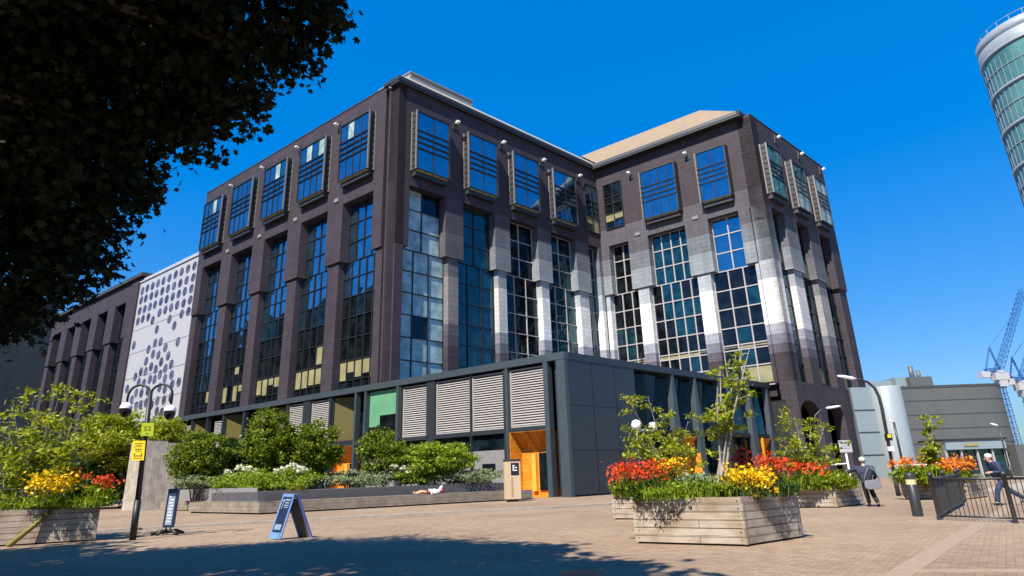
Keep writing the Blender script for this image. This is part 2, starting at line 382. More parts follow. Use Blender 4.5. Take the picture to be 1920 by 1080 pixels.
# ---- courtyard side (B)
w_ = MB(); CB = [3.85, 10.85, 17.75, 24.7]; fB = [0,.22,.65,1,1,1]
w_.box(0.0, 32.2, -1.6, 0, 31.0, 42.7, 0, DARK, facB)
edges = [(-.0, CB[0]-2.3, -.0, CB[0]-2.85, 0)]
for k in range(3): edges.append((CB[k]+2.3, CB[k+1]-2.3, CB[k]+2.85, CB[k+1]-2.85, fB[k+1]))
edges.append((CB[3]+2.3, 29.6, CB[3]+2.75, 29.2, fB[4]))
for (a0,a1,b0,b1,f) in edges:
    stack(w_, a0, a1, -1.6, 0.0, 24.1, 31.0, facB, f); stack(w_, b0, b1, -1.6, -.2, 10.3, 24.1, facB, f)
stack(w_, 31.6, 32.2, -1.6, 0.0, 10.3, 31.0, facB, 1)
w_.build('courtyard_wall', M['tile'], bld)
for k,c in enumerate(CB):
    gl = [3,2,0,2][k]
    def pick(i,j,n,k=k,gl=gl): return gl if noise.noise((i*.8+k*3.1, j*.3, 5.2)) > -.35 else 0
    window(bld, facB, c-2.85, c+2.85, 10.3, 24.1, -1.0, 3, ROWS[:7], M['frame_dark'] if k < 2 else M['frame_light'], pick, GL, (c-2.3, c+2.3, 2, [24.1,26.4,28.7,31.0]))
    bay_window(bld, facB, c-2.15, c+2.15, 32.7, 39.8, .85, 2, -1, True)
    floodlight(bld, facB, c+3.5, 41.2)
window(bld, facB, 29.2, 31.6, 10.3, 24.1, -1.0, 2, ROWS[:7], M['frame_light'], lambda i,j,n: 2, GL, (29.6,31.6,1,[24.1,26.4,28.7,31.0]))
window(bld, facB, 29.4, 32.0, 33, 40, .05, 2, [33,35.2,36,36.8,37.6,40], M['frame_dark'], lambda i,j,n: 4 if j else 1, GL)
# ---- return (C)
w_ = MB()
stack(w_, UD, UB, -1.6, 0, 31.0, 42.7, facC, 1)
stack(w_, UD, UD+1.35, -1.6, 0, 10.3, 31.0, facC, 1)                                   # corner pilaster
stack(w_, UD+1.35, UD+1.75, -1.6, -.5, 10.3, 31.0, facC, 1)
CC = [(.45,4.2,-.45,4.85,2,3), (7.1,12.2,6.45,12.85,4,5), (15.0,17.9,14.35,18.5,2,3)]
stack(w_, UD+1.75, .45, -1.6, 0, 24.2, 31.0, facC, 1); stack(w_, UD+1.75, -.45, -1.6, -.15, 10.3, 24.2, facC, 1)
for (a,b,c_,d_) in ((4.2,7.1,4.85,6.45),(12.2,15.0,12.85,14.35),(17.9,UB,18.5,UB)):
    stack(w_, a, b, -1.6, 0, 24.2, 31.0, facC, 1); stack(w_, c_, d_, -1.6, -.2, 10.3, 24.2, facC, 1)
w_.build('return_wall', M['tile'], bld)
for k,(a,b,c_,d_,n1,n2) in enumerate(CC):
    def pick(i,j,n,k=k):
        r = rnd.random()
        if n == 6 and j == 2 and False: return 1
        if j == 0 and n == 6 and k == 0: return 1
        return [0,2,0][rnd.randrange(3)] if n == 6 else [0,0,4][k] if r > .1 else 0
    zs = [10.3,12.6,14.55,15.15,17.2,19.5,21.8,24.2]
    def pick2(i,j,n,k=k):
        if n == 7 and j == 2: return 1
        if n == 7 and j == 0 and k == 0 and i < 2: return 1
        if n == 3: return [4,2,0][k]
        return 2 if noise.noise((i*.9+k*7.3, j*.33, 1.7)) > .12 else 0
    window(bld, facC, c_, d_, 10.3, 24.2, -1.0, n2, zs, M['frame_light'], pick2, GL, (a,b,n1,[24.2,26.5,28.8,31.0]), t=.13)
bay_window(bld, facC, .5, 4.2, 32.9, 39.8, .9, 2, 1); bay_window(bld, facC, 7.05, 11.9, 32.9, 39.8, .9, 4, 1)
window(bld, facC, 15.25, 17.95, 33.4, 40.1, .05, 2, [33.4,34.4,35.6,37,38,40.1], M['frame_dark'], lambda i,j,n: 1 if j == 1 else (4 if j == 0 else 0), GL)
for s_,z_ in ((13.6,41),(5.6,41)): floodlight(bld, facC, s_, z_)
for s_ in (13.5,5.6): vent(bld, facC, s_, 31.6)
# ---- far end (D)
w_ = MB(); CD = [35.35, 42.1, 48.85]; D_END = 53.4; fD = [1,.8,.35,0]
stack(w_, VC, D_END, -1.6, 0, 31.0, 43.0, facD, 0)
w_.box(VC, D_END, -.5, .05, 43.0, 43.12, 0, (.05,.05,.055), facD)
ed = [(VC, CD[0]-1.75, VC, CD[0]-2.2)] + [(CD[k]+1.75, CD[k+1]-1.75, CD[k]+2.2, CD[k+1]-2.2) for k in range(2)] + [(CD[2]+1.75, D_END, CD[2]+2.2, D_END)]
for (a0,a1,b0,b1),f in zip(ed,fD):
    stack(w_, a0, a1, -1.6, 0, 24.0, 31.0, facD, f); stack(w_, b0, b1, -1.6, -.2 if b0 > VC else 0, 10.3, 24.0, facD, f)
# arched base
ARC = [(34.9,2.45),(41.6,2.45),(49.2,2.75)]
prev = VC
for c,hw in ARC:
    w_.box(prev, c-hw, -1.2, 0, 0, 6.6, 0, DARK, facD); prev = c+hw
    pts = [(c-hw,6.6)] + [(c-hw*math.cos(math.pi*i/16), 6.6+1.75*math.sin(math.pi*i/16)**.85) for i in range(17)][1:-1] + [(c+hw,6.6)]
    for p,q in zip(pts,pts[1:]):
        w_.add([(p[0],0,p[1]),(q[0],0,q[1]),(q[0],0,8.4),(p[0],0,8.4),(p[0],-1.2,p[1]),(q[0],-1.2,q[1]),(q[0],-1.2,8.4),(p[0],-1.2,8.4)],
               [(0,1,2,3),(4,7,6,5),(0,4,5,1)], 0, DARK, facD)
w_.box(prev, D_END, -1.2, 0, 0, 6.6, 0, DARK, facD)
cuts = [VC]+sum([[c-hw,c+hw] for c,hw in ARC],[])+[D_END]
for i in range(0,len(cuts),2): w_.box(cuts[i], cuts[i+1], -1.2, 0, 6.6, 8.4, 0, DARK, facD)
w_.box(VC, D_END, -1.6, 0, 8.4, 10.3, 0, DARK, facD)
w_.build('arcade_wall', M['tile'], bld)
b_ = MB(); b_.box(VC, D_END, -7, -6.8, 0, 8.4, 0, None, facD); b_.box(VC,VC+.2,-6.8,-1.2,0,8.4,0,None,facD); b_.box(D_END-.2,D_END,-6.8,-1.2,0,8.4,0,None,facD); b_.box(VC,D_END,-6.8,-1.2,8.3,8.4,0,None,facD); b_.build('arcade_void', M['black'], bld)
for k,c in enumerate(CD):
    window(bld, facD, c-2.2, c+2.2, 10.3, 24, -1.0, 3, ROWS[:7], M['frame_dark'], lambda i,j,n,k=k: (2,0,1)[0 if k == 0 else 1] if j else (1 if i == 1 else 0), GL, (c-1.75,c+1.75,2,[24,26.3,28.6,31]))
    bay_window(bld, facD, c-1.85, c+1.85, 32.6, 39.2, .85, 2, -1, False, (lambda i,j,n,k=k: 4 if k == 0 or (k == 1 and j > 3) else 3))
    floodlight(bld, facD, c+3.2 if k < 2 else c+3.4, 42.6)
# ---- bodies behind the walls, roofs
bd = MB()
bd.box(UB+1.2, A_END, 1.4, 30, 10.3, 42.9, 0, DARK, BP); bd.box(UD+1.4, UB+3, VC+1.4, D_END, 9, 42.6, 0, DARK, BP); bd.box(A_END-.01, A_END+.4, .3, 30, 0, 43, 0, DARK, BP)
bd.build('inner_wall', M['tile'], bld)
ev = MB()
ev.box(UB-.4, UB+1.1, -.4, VC-1.0, 42.72, 43.0, 0, None, BP); ev.box(UB-.45, UB-.15, -.45, VC-1.05, 43.0, 43.45, 0, None, BP); ev.box(UB-.15, UB+2.05, -.45, -.15, 43.0, 43.45, 0, None, BP)
ev.box(-1.9, UB+.8, VC-1.0, VC+.8, 42.72, 43.0, 0, None, BP); ev.box(-1.9, UB-.46, VC-1.05, VC-.75, 43.0, 43.45, 1, None, BP); ev.box(-1.95, -1.6, VC-1.05, VC+6, 43.0, 43.45, 0, None, BP)
ev.build('eave', [M['box_dark'], M['box_metal']], bld)
rf = MB()
rf.add([(-1.7,VC-.75,43.46),(UB-1.0,VC-.75,43.46),(UB+5,VC+4,48.6),(5.2,VC+4,48.6),(-1.7,VC+9.5,43.46),(UB+5,VC+9.5,43.46)], [(0,1,2,3),(0,3,4),(3,2,5,4)], 0, None, BP)
rf.add([(UB-.14,-.14,43.46),(UB+2.0,-.14,43.46),(UB+2.6,3,44.3),(UB+.3,1,44.3),(UB-.14,VC-.8,43.46),(UB+.3,VC+.3,44.3),(UB+2.6,VC+.3,44.3)], [(0,1,2,3),(0,3,5,4),(3,2,6,5)], 1, None, BP)
rf.build('roof', [M['roof_brown'], M['gravel_cap']], bld, recalc=False)
pl = MB(); pl.box(UB+1.6, UB+7, 2.6, 11.5, 43.3, 46.2, 0, None, BP); pl.box(UB+1.5, UB+7.1, 2.5, 11.6, 46.2, 46.35, 0, None, BP); pl.build('rooftop_plant', simple('plant_screen',(.24,.235,.22),.7), bld)

# ---- white screen of discs and far wing
sw = MB(); sw.box(A_END+.4, 81.5, -2, -.25, 1, 33.6, 0, None, facA)
for z in (13.6,17.6,21.6,25.4): sw.box(A_END+.4, 81.5, -.25, -.243, z-.04, z+.04, 1, None, facA)
scr = sw.build('disc_screen', [M['white'], M['box_metal']], bld)
M['disc'] = glass_mat('disc_glass', (.09,.085,.13), (.5,.5,.6), .03, .02, 1.4)
DISC = [(62.9,32.2),(64.9,32.2),(66.9,32.2),(68.8,32.2),(70.8,32.1),(72.8,32.1),(74.7,32.1),(76.6,32.1),(78.5,32.1),(80.3,32.0),(62.8,30.4),(64.8,30.4),(66.8,30.4),(68.8,30.4),(70.8,30.4),(72.7,30.4),(74.7,30.4),(76.5,30.4),(78.5,30.4),(80.2,30.4),(62.9,28.7),(64.9,28.7),(66.8,28.7),(68.7,28.7),(70.7,28.7),(72.6,28.7),(74.6,28.6),(76.4,28.6),(78.3,28.6),(80.1,28.6),(62.8,27.0),(64.8,26.9),(66.8,27.0),(68.7,27.0),(70.6,27.0),(72.5,26.9),(76.4,26.9),(78.4,27.0),(80.2,26.9),(62.9,25.3),(64.9,25.3),(68.7,25.2),(66.8,23.9),(72.6,24.3),(74.6,26.1),(64.9,21.2),(70.6,22.1),(72.5,22.2),(68.7,20.9),(80.2,23.0),(74.5,21.5),(72.6,20.5),(70.7,20.1),(67.4,19.5),(74.7,19.7),(69.4,18.9),(66.0,18.1),(72.6,18.6),(67.7,17.7),(70.9,18.0),(76.0,18.3),(74.3,18.1),(77.8,17.7),(65.4,16.5),(69.2,17.0),(67.4,16.2),(72.4,16.7),(70.8,16.5),(62.9,15.2),(64.8,15.1),(66.9,14.7),(68.7,15.1),(80.1,16.1),(76.2,16.7),(74.3,16.3),(72.5,15.0),(74.6,14.9),(76.5,15.1),(64.7,13.3),(66.7,13.1),(68.8,13.2),(72.5,13.3),(74.3,13.2),(70.5,12.8),(66.9,11.4),(68.5,11.7),(64.7,11.6),(75.8,13.1),(77.7,14.2)]
dm = MB()
for (s_,z_) in DISC:
    ring = [(s_+.68*math.cos(2*math.pi*i/20), -.235, z_+.7*math.sin(2*math.pi*i/20)) for i in range(20)]
    dm = MB(); dm.add(ring, [tuple(range(20))], 0, None, facA); dm.build('disc', M['disc'], scr, recalc=False)
cp = MB(); cp.box(A_END+.4, 81.5, -3, -.1, 33.6, 34.1, 0, None, facA)
cp.add([(A_END+.6,-.3,34.1),(79,-.3,34.1),(79,-5,37.5),(A_END+.6,-5,37.5),(84,-5,34.1)], [(0,1,2,3),(1,4,2)], 1, None, facA); cp.build('parapet', [M['white'], M['gravel_cap']], bld, recalc=False)
w_ = MB(); CW = [88.0+7.55*k for k in range(7)]; W_END = 139
w_.box(81.5, 84.2, -3, .0, 0, 34.5, 0, DARK, facA)
w_.box(84.2, W_END, -2.4, -.1, 31.2, 34.5, 0, DARK, facA)
pu = 84.2; pw = 84.2
for c in CW+[None]:
    a1 = c-2.2 if c else W_END; b1 = c-2.7 if c else W_END
    w_.box(pu, a1, -2.4, -.1, 25, 31.2, 0, DARK, facA); w_.box(pw, b1, -2.4, -.3, 0, 25, 0, DARK, facA)
    if c: pu = c+2.2; pw = c+2.7
w_.box(79.8, W_END, -3.5, .4, 34.5, 35.1, 0, (.06,.065,.07), facA)
w_.box(A_END, W_END, -14, -12, 0, 34.4, 0, DARK, facA)
w_.build('far_wing_wall', M['tile'], bld)
for c in CW:
    window(bld, facA, c-2.7, c+2.7, 2, 25, -1.3, 4, [2+2.3*i for i in range(11)], M['frame_dark'], lambda i,j,n: 0, GL, (c-2.2,c+2.2,3,[25,27,29,31.2]))

# ---- podium
pd = MB()
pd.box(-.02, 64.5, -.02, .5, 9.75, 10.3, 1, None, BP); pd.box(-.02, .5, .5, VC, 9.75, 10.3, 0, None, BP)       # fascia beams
pd.box(.5, 64.5, .5, VC-.1, 9.9, 10.2, 0, None, BP)                                                  # terrace deck
for (a,b) in ((1.55,1.95),(5.4,5.62),(18.0,18.3),(22.6,22.8),(24.0,24.25)): pd.box(a,b,.0,.5,0,9.75,1,None,BP)
for (a,b) in ((5.62,5.95),(9.35,9.45),(13.5,14.5),(17.7,18.0),(28.1,28.4),(31.6,32.9),(35.6,36.0),(39.8,40.1),(44.5,44.9),(49.2,49.6),(53.2,53.5),(57.1,57.4),(60.6,60.9)): pd.box(a,b,.1,.6,0,9.75,0,None,BP)
pd.box(.0,.75,.0,.35,0,9.75,1,None,BP)                                                                # corner post
for v in (3.0,5.75): pd.box(-.004,.01,v-.02,v+.02,.05,9.75,2,None,BP)
pd.box(0.02,.5,.35,8.35,.12,9.75,0,None,BP)
for z in (3.2,6.4): pd.box(.012,.03,.4,8.3,z-.02,z+.02,2,None,BP)
pd.box(1.95, 64.5, .1,.6, 4.72, 5.05, 0, None, BP)                                                 # mid transom
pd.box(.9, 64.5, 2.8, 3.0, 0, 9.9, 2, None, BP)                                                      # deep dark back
pd.box(.9, 1.3, .5, 2.8, 0, 9.75, 0, None, BP)
pd.build('podium_wall', [M['slate'], M['slate_lit'], M['black']], bld)
def louvre(a, b, z0=5.08, z1=9.6):
    l = MB(); t = .12
    l.box(a,a+t,.28,.44,z0,z1,0,None,BP); l.box(b-t,b,.28,.44,z0,z1,0,None,BP); l.box(a+t,b-t,.28,.44,z0,z0+.1,0,None,BP); l.box(a+t,b-t,.28,.44,z1-.1,z1,0,None,BP)
    n = 22
    for k in range(n):
        z = z0+.14+(z1-z0-.3)*k/n
        l.add([(a+t,.30,z),(b-t,.30,z),(b-t,.42,z+.13),(a+t,.42,z+.13),(a+t,.30,z+.03),(b-t,.30,z+.03),(b-t,.42,z+.16),(a+t,.42,z+.16)],
              [(0,1,2,3),(4,7,6,5),(0,4,5,1),(2,6,7,3),(0,3,7,4),(1,5,6,2)],0,None,BP)
    o = l.build('louvre_panel', M['louvre'], bld)
    q = MB(); q.box(a+.05,b-.05,.5,.58,z0,z1,0,None,BP); q.build('backing', M['louvre_back'], o)
for a,b in ((1.98,5.38),(5.96,9.34),(9.46,13.48),(14.52,17.68),(28.42,31.58),(32.9,35.58),(40.1,42.6),(49.6,51.6),(57.4,59.6)): louvre(a,b, 5.08, 9.55 if a < 36 else 9.0)
for a,b,mt in ((18.32,22.58,'green_blind'),(24.27,28.08,'olive'),(36.02,39.78,'olive'),(44.92,49.18,'olive'),(53.52,57.08,'olive')):
    g = MB(); g.box(a,b,.3,.42,5.1,5.3,0,None,BP); g.box(a,a+.12,.3,.42,5.3,9.6,0,None,BP); g.box(b-.12,b,.3,.42,5.3,9.6,0,None,BP); fo = g.build('podium_window', M['slate'], bld)
    p = MB()
    if mt == 'green_blind':
        p.quad((a+.1,.4,7.3),(b-.1,.4,7.3),(b-.1,.4,9.6),(a+.1,.4,9.6),0,None,BP); p.quad((a+.1,.4,5.3),(b-1.6,.4,5.3),(b-1.6,.4,7.3),(a+.1,.4,7.3),1,None,BP); p.quad((b-1.6,.4,6.3),(b-.1,.4,6.3),(b-.1,.4,7.3),(b-1.6,.4,7.3),0,None,BP); p.quad((b-1.6,.4,5.3),(b-.1,.4,5.3),(b-.1,.4,6.3),(b-1.6,.4,6.3),1,None,BP)
        p.build('pane', [M['green_blind'], M['glass']], fo, recalc=False)
    else:
        p.quad((a+.1,1.4,5.3),(a+1.4,1.4,5.3),(a+1.4,1.4,9.6),(a+.1,1.4,9.6),1,None,BP); p.quad((a+1.4,1.4,5.3),(b-.1,.45,5.3),(b-.1,.45,9.6),(a+1.4,1.4,9.6),0,None,BP)
        p.build('pane', [M['olive'], M['glass_dark']], fo, recalc=False)
def doorway(a, b, rear=1.3):
    d = MB()
    d.box(a-.02,a+.03,.1,rear,.0,4.7,0,None,BP); d.box(b-.03,b+.02,.1,rear,0,4.7,0,None,BP)
    d.add([(a,.1,4.7),(b,.1,4.7),(b,rear,3.5),(a,rear,3.5),(a,.1,4.76),(b,.1,4.76),(b,rear,3.56),(a,rear,3.56)],[(0,1,2,3),(4,7,6,5),(0,4,5,1),(2,6,7,3)],1,None,BP)
    d.box(a,b,rear,rear+.1,.0,3.6,0,None,BP); d.box(a,b,.15,rear,0,.1,0,None,BP)
    o = d.build('doorway', [M['orange'], plank_mat('orange_soffit',(.75,.27,.03),(.5,.15,.015),.28,.5,.01,True)], bld)
    x = MB(); x.box(a+.08,a+.3+(b-a)*.42,rear-.1,rear-.01,.45,3.15,0,None,BP); x.build('door', M['glass_dark'], o)
    y = MB(); y.box(a+.4+(b-a)*.45,a+.75+(b-a)*.45,rear-.25,rear-.01,.4,3.1,0,None,BP); y.build('post', M['orange_l'], o)
doorway(1.97,5.38); doorway(24.27,28.3)
lw = MB(); lw.box(6.0,22.5,.35,.6,0,3.5,0,None,BP); lw.build('base_wall', M['concrete'], bld)
nw = MB(); nw.box(7.1,8.4,.30,.36,1.4,2.5,0,None,BP); nw.box(6.0,9.3,.40,.5,3.55,4.68,0,None,BP); nw.box(9.5,14.4,.40,.5,3.55,4.68,0,None,BP); nw.box(14.6,22.5,.40,.5,3.55,4.68,0,None,BP); nw.box(28.4,60,.5,.6,0,4.7,0,None,BP); nw.build('strip_window', M['glass_dark'], bld)
# podium, courtyard-end side: glazing between sloping fins
gm = MB()
vs_ = [8.4,14.0,17.6,21.8,27.6,31.6]
for a,b in zip(vs_,vs_[1:]):
    m_ = (a+b)/2
    gm.quad((1.7,a,4.9),(1.1,m_,4.9),(.9,m_,9.75),(1.7,a,9.75),0,None,BP); gm.quad((1.1,m_,4.9),(.55,b-.5,4.9),(.9,b-.9,9.75),(.9,m_,9.75),1 if a > 20 else 0,None,BP)
    gm.quad((1.2,a,0),(1.2,b,0),(1.2,b,4.5),(1.2,a,4.5),2 if a in (21.8,17.6) else 0,None,BP)
gm.build('podium_glazing', [M['glass_dark'], M['glass_teal'], M['glass_dark']], bld, recalc=False)
for a in vs_[1:]:
    f = MB()
    f.add([(.0,a-.25,9.75),(.0,a+.05,9.75),(.5,a+.05,9.75),(.5,a-.25,9.75),(-.0,a-.55,4.8),(-.0,a+.35,4.8),(.5,a+.35,4.8),(.5,a-.55,4.8)],[(0,1,2,3),(4,7,6,5),(0,4,5,1),(1,5,6,2),(2,6,7,3),(3,7,4,0)],0,None,BP)
    f.add([(.0,a-.55,4.8),(.0,a+.35,4.8),(.5,a+.35,4.8),(.5,a-.55,4.8),(-.0,a-.2,0),(-.0,a+.2,0),(.5,a+.2,0),(.5,a-.2,0)],[(0,1,2,3),(4,7,6,5),(0,4,5,1),(1,5,6,2),(2,6,7,3),(3,7,4,0)],0,None,BP)
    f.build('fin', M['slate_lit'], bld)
tr = MB(); tr.box(.3,1.6,8.4,31.8,4.5,4.9,0,None,BP); tr.box(2.6,3,8.4,32,0,9.75,0,None,BP); tr.box(.1,2.6,31.9,32.2,0,9.75,0,None,BP); tr.build('transom', M['black'], bld)
for a,b in ((14.3,17.3),(29.2,31.8)):
    o = MB(); o.box(.15,1.1,a,a+.12,0,4.5,0,None,BP); o.box(.15,1.1,b-.12,b,0,4.5,0,None,BP); o.quad((.15,a,4.45),(.15,b,4.45),(1.1,b,3.2),(1.1,a,3.2),0,None,BP); o.quad((1.1,a,0),(1.1,b,0),(1.1,b,3.2),(1.1,a,3.2),0,None,BP)
    o.build('doorway', M['orange'], bld, recalc=False)
# glass balustrade posts on terrace
rb = MB()
for v in (2,5,8,11): rb.box(.9,1.0,v,v+.09,10.2,11.5,0,None,BP)
rb.build('terrace_rail', M['frame_dark'], bld)
# ------------------------------------------------------------------ ground
def paving():
    m, nt, b = newmat('brick_paving'); L = nt.links.new
    tc = N(nt,'ShaderNodeTexCoord')
    mp = N(nt,'ShaderNodeMapping'); mp.inputs['Rotation'].default_value = (0,0,R(38)); L(tc.outputs['Object'], mp.inputs[0])
    br = N(nt,'ShaderNodeTexBrick'); br.inputs['Scale'].default_value = 1; br.inputs['Brick Width'].default_value = .24; br.inputs['Row Height'].default_value = .115
    br.inputs['Mortar Size'].default_value = .006; br.inputs['Bias'].default_value = -.1
    br.inputs['Color1'].default_value = (.305,.222,.155,1); br.inputs['Color2'].default_value = (.23,.163,.114,1); br.inputs['Mortar'].default_value = (.14,.1,.07,1)
    L(mp.outputs[0], br.inputs['Vector'])
    n1 = N(nt,'ShaderNodeTexNoise', Scale=.16, Detail=9.0, Roughness=.68); L(tc.outputs['Object'], n1.inputs['Vector'])
    r1 = ramp(nt, [(.28,(.74,.70,.68)),(.5,(1,1,1)),(.72,(1.2,1.2,1.14))]); L(n1.outputs['Fac'], r1.inputs[0])
    n2 = N(nt,'ShaderNodeTexNoise', Scale=6.0, Detail=5.0, Roughness=.7); L(tc.outputs['Object'], n2.inputs['Vector'])
    r2 = ramp(nt, [(.25,.68),(.45,.98),(.7,1.1)]); L(n2.outputs['Fac'], r2.inputs[0])
    c = mul(nt, br.outputs['Color'], r1.outputs[0]); L(mul(nt, c, r2.outputs[0]), b.inputs['Base Color'])
    b.inputs['Roughness'].default_value = .8; b.inputs['Specular IOR Level'].default_value = .2
    bp = N(nt,'ShaderNodeBump', Strength=.4, Distance=.01); bp.invert = True; L(br.outputs['Fac'], bp.inputs['Height']); L(bp.outputs[0], b.inputs['Normal'])
    return m
M['paving'] = paving()
M['band'] = simple('pale_band_stone', (.29,.21,.147), .8, 0, .2, 5, .2, 80)
M['kerbstone'] = simple('kerb_stone', (.32,.28,.235), .8, 0, .25, 3)
g = MB(); g.quad((-900,-400,0),(900,-400,0),(900,2500,0),(-900,2500,0)); struct(g.build('ground', M['paving'], recalc=False))
def strip(name, pts, wd, z0, z1, mat, joints=None):
    mb = MB(); pts = [Vector((x,y,0)) for x,y in pts]
    for i,(a,b) in enumerate(zip(pts,pts[1:])):
        def nrm(k):
            t = (pts[min(k+1,len(pts)-1)]-pts[max(k-1,0)]).normalized(); return Vector((-t.y,t.x,0))*wd/2
        na, nb = nrm(i), nrm(i+1)
        q = [a-na,b-nb,b+nb,a+na]
        mb.add([(p.x,p.y,z0) for p in q]+[(p.x,p.y,z1) for p in q], [(4,5,6,7),(0,1,5,4),(1,2,6,5),(2,3,7,6),(3,0,4,7)])
    return mb.build(name, mat)
struct(strip('kerb', [(-42,14.5),(-30,18.6),(-20,22.6),(-14,25.2),(-8.6,27.5),(-4,29.1),(.7,30.6),(4.5,32.3),(8.5,35)], .34, -.05, .09, M['kerbstone']))
struct(strip('paving_band', [(-30,17.0),(-14,22.9),(-2,27.3),(6,30.4),(12,33)], .45, .0, .004, M['band']))
struct(strip('paving_band', [(3.5,7.5),(9,13.6),(15.3,20.4),(22,28)], .36, .0, .004, M['band']))
struct(strip('paving_band', [(6.0,10.2),(11.6,9.2),(20,7.7)], .3, .0, .005, M['band']))
struct(strip('paving_band', [(11.2,18.6),(11.7,18.3),(12.8,16.4),(14.2,13.6)], .55, .0, .006, M['band']))
struct(strip('pavement', [(26,33),(30,37),(60,62),(110,105)], 3, .0, .12, M['kerbstone']))
dc = MB(); dc.lathe([(.0,.005),(.34,.005),(.36,.0)], 20, (1.0,10.95,.0)); tag(dc.build('drain_cover', M['metal_grey']), 'dark round drain cover in the shaded paving at the bottom edge', 'drain cover')

# ------------------------------------------------------------------ buildings around
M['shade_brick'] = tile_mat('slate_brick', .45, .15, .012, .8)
M['grey_sheet'] = simple('grey_sheet', (.105,.11,.107), .5, .1, .12, .4, 0, 40, True)
M['seam'] = simple('sheet_seam', (.05,.05,.055), .6)
M['pale_sheet'] = simple('pale_sheet', (.26,.32,.35), .35, .2, .1, .5, 0, 40, True)
M['silver'] = simple('silver_sheet', (.28,.32,.35), .45, .1, .1, .6, 0, 40, True)
def qbox(mb, u0,u1,q0,q1,z0,z1,mat=0,col=None):   # q = metres in front of the office front
    n = Vector((-.6,-.8,0)); n = Vector((dL.y,-dL.x,0)); n = -n if n.dot(dR) > 0 else n
    mb.box(u0,u1,q0,q1,z0,z1,mat,col,lambda u,q,z: P0+dL*u+n*q+Vector((0,0,z)))
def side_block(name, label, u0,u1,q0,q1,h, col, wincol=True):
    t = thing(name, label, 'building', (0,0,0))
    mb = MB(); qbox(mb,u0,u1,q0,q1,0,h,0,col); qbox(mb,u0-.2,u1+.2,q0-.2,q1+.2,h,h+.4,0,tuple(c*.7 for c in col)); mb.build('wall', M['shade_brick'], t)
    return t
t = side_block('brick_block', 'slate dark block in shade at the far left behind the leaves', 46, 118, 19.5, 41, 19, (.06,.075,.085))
t = side_block('apartment_tower', 'tall brown slab tower across the street facing the office front', 46, 150, 47, 70, 44, (.15,.12,.10))
for f_ in range(12):
    mb = MB(); qbox(mb,47,149,46.9,46.99,2+f_*3.5,3.7+f_*3.5); mb.build('window_band', M['glass'], t)

gb = thing('ribbed_hall', 'grey banded metal hall with a rounded corner at the right', 'building', (60,75,0))
mb = MB()
path = [(45.6,75.4),(58.6,75.0)] + [(58.6+3.2*math.sin(a*math.pi/16), 78.2-3.2*math.cos(a*math.pi/16)) for a in range(1,9)] + [(62.4,100),(46,110)]
def shell(mb, pts, z0, z1, mat=0, smooth=False):
    n = len(pts); mb.add([(x,y,z0) for x,y in pts]+[(x,y,z1) for x,y in pts], [(i,(i+1)%n,n+(i+1)%n,n+i) for i in range(n)], mat, None, None, smooth)
    mb.add([(x,y,z1) for x,y in pts], [tuple(range(n))], mat)
shell(mb, path, 0, 10.6); mb.build('wall', M['grey_sheet'], gb)
mb = MB()
cxm = sum(p[0] for p in path)/len(path); cym = sum(p[1] for p in path)/len(path)
big = [(cxm+(x-cxm)*1.004, cym+(y-cym)*1.004) for x,y in path]
for z in (1.9,3.65,5.4,7.1,8.8): shell(mb, big, z, z+.1)
big2 = [(cxm+(x-cxm)*1.008, cym+(y-cym)*1.008) for x,y in path]
shell(mb, big2, 10.4, 10.7); mb.build('band', M['seam'], gb)
mb = MB(); 
for x,y,z in ((52,82,10.7),(56,83,10.7)): mb.box(x,x+2.4,y,y+2,z,z+.9)
mb.build('roof_vent', M['white'], gb)
mb = MB(); mb.box(61.95,62.12,84,90,7.3,9.6); mb.box(61.97,62.14,92,98,7.3,9.6); mb.build('window', M['glass'], gb)

sl_ = thing('silver_silo', 'pale silver half round stair tower beside the grey hall', 'building', (44.6,73.5,0))
mb = MB(); mb.lathe([(1.75,0),(1.75,10.3),(1.65,10.45),(0,10.45)], 36, (44.9,73.6,0)); mb.build('shell', M['silver'], sl_)
mb = MB(); mb.add([(40.6,73.2,0),(44.6,73.6,0),(45.2,76,0),(41.0,78,0),(40.6,73.2,10.5),(44.6,73.6,10.5),(45.2,76,10.5),(41,78,10.5)],[(0,1,5,4),(1,2,6,5),(2,3,7,6),(3,0,4,7),(4,5,6,7)]); mb.build('panel_wall', M['pale_sheet'], sl_)
mb = MB()
for z in (2.6,5.2,7.8): mb.box(40.6,43.4,73.1,73.18,z,z+.04,0,None,lambda x,y,z: (x,y+(x-40.6)*.1,z))
mb.build('joint', M['seam'], sl_)
pb = thing('pale_block', 'pale grey flat block with a roof flue behind the silver stair tower', 'building', (48,84,0))
mb = MB(); mb.box(44,52,82,95,0,12.3); mb.build('wall', M['pale_sheet'], pb)
mb = MB(); mb.box(51.2,53.6,81,86,0,12.6); mb.build('annex', M['pale_sheet'], pb)
mb = MB(); mb.tube([(53.3,80.6,11.8),(53.3,80.6,14.0)], .3, 12); mb.tube([(54.2,80.6,11.8),(54.2,80.6,13.4)], .25, 12); mb.box(52.6,55.6,80.2,81.5,11.2,12.5); mb.build('flue', M['grey_sheet'], pb)

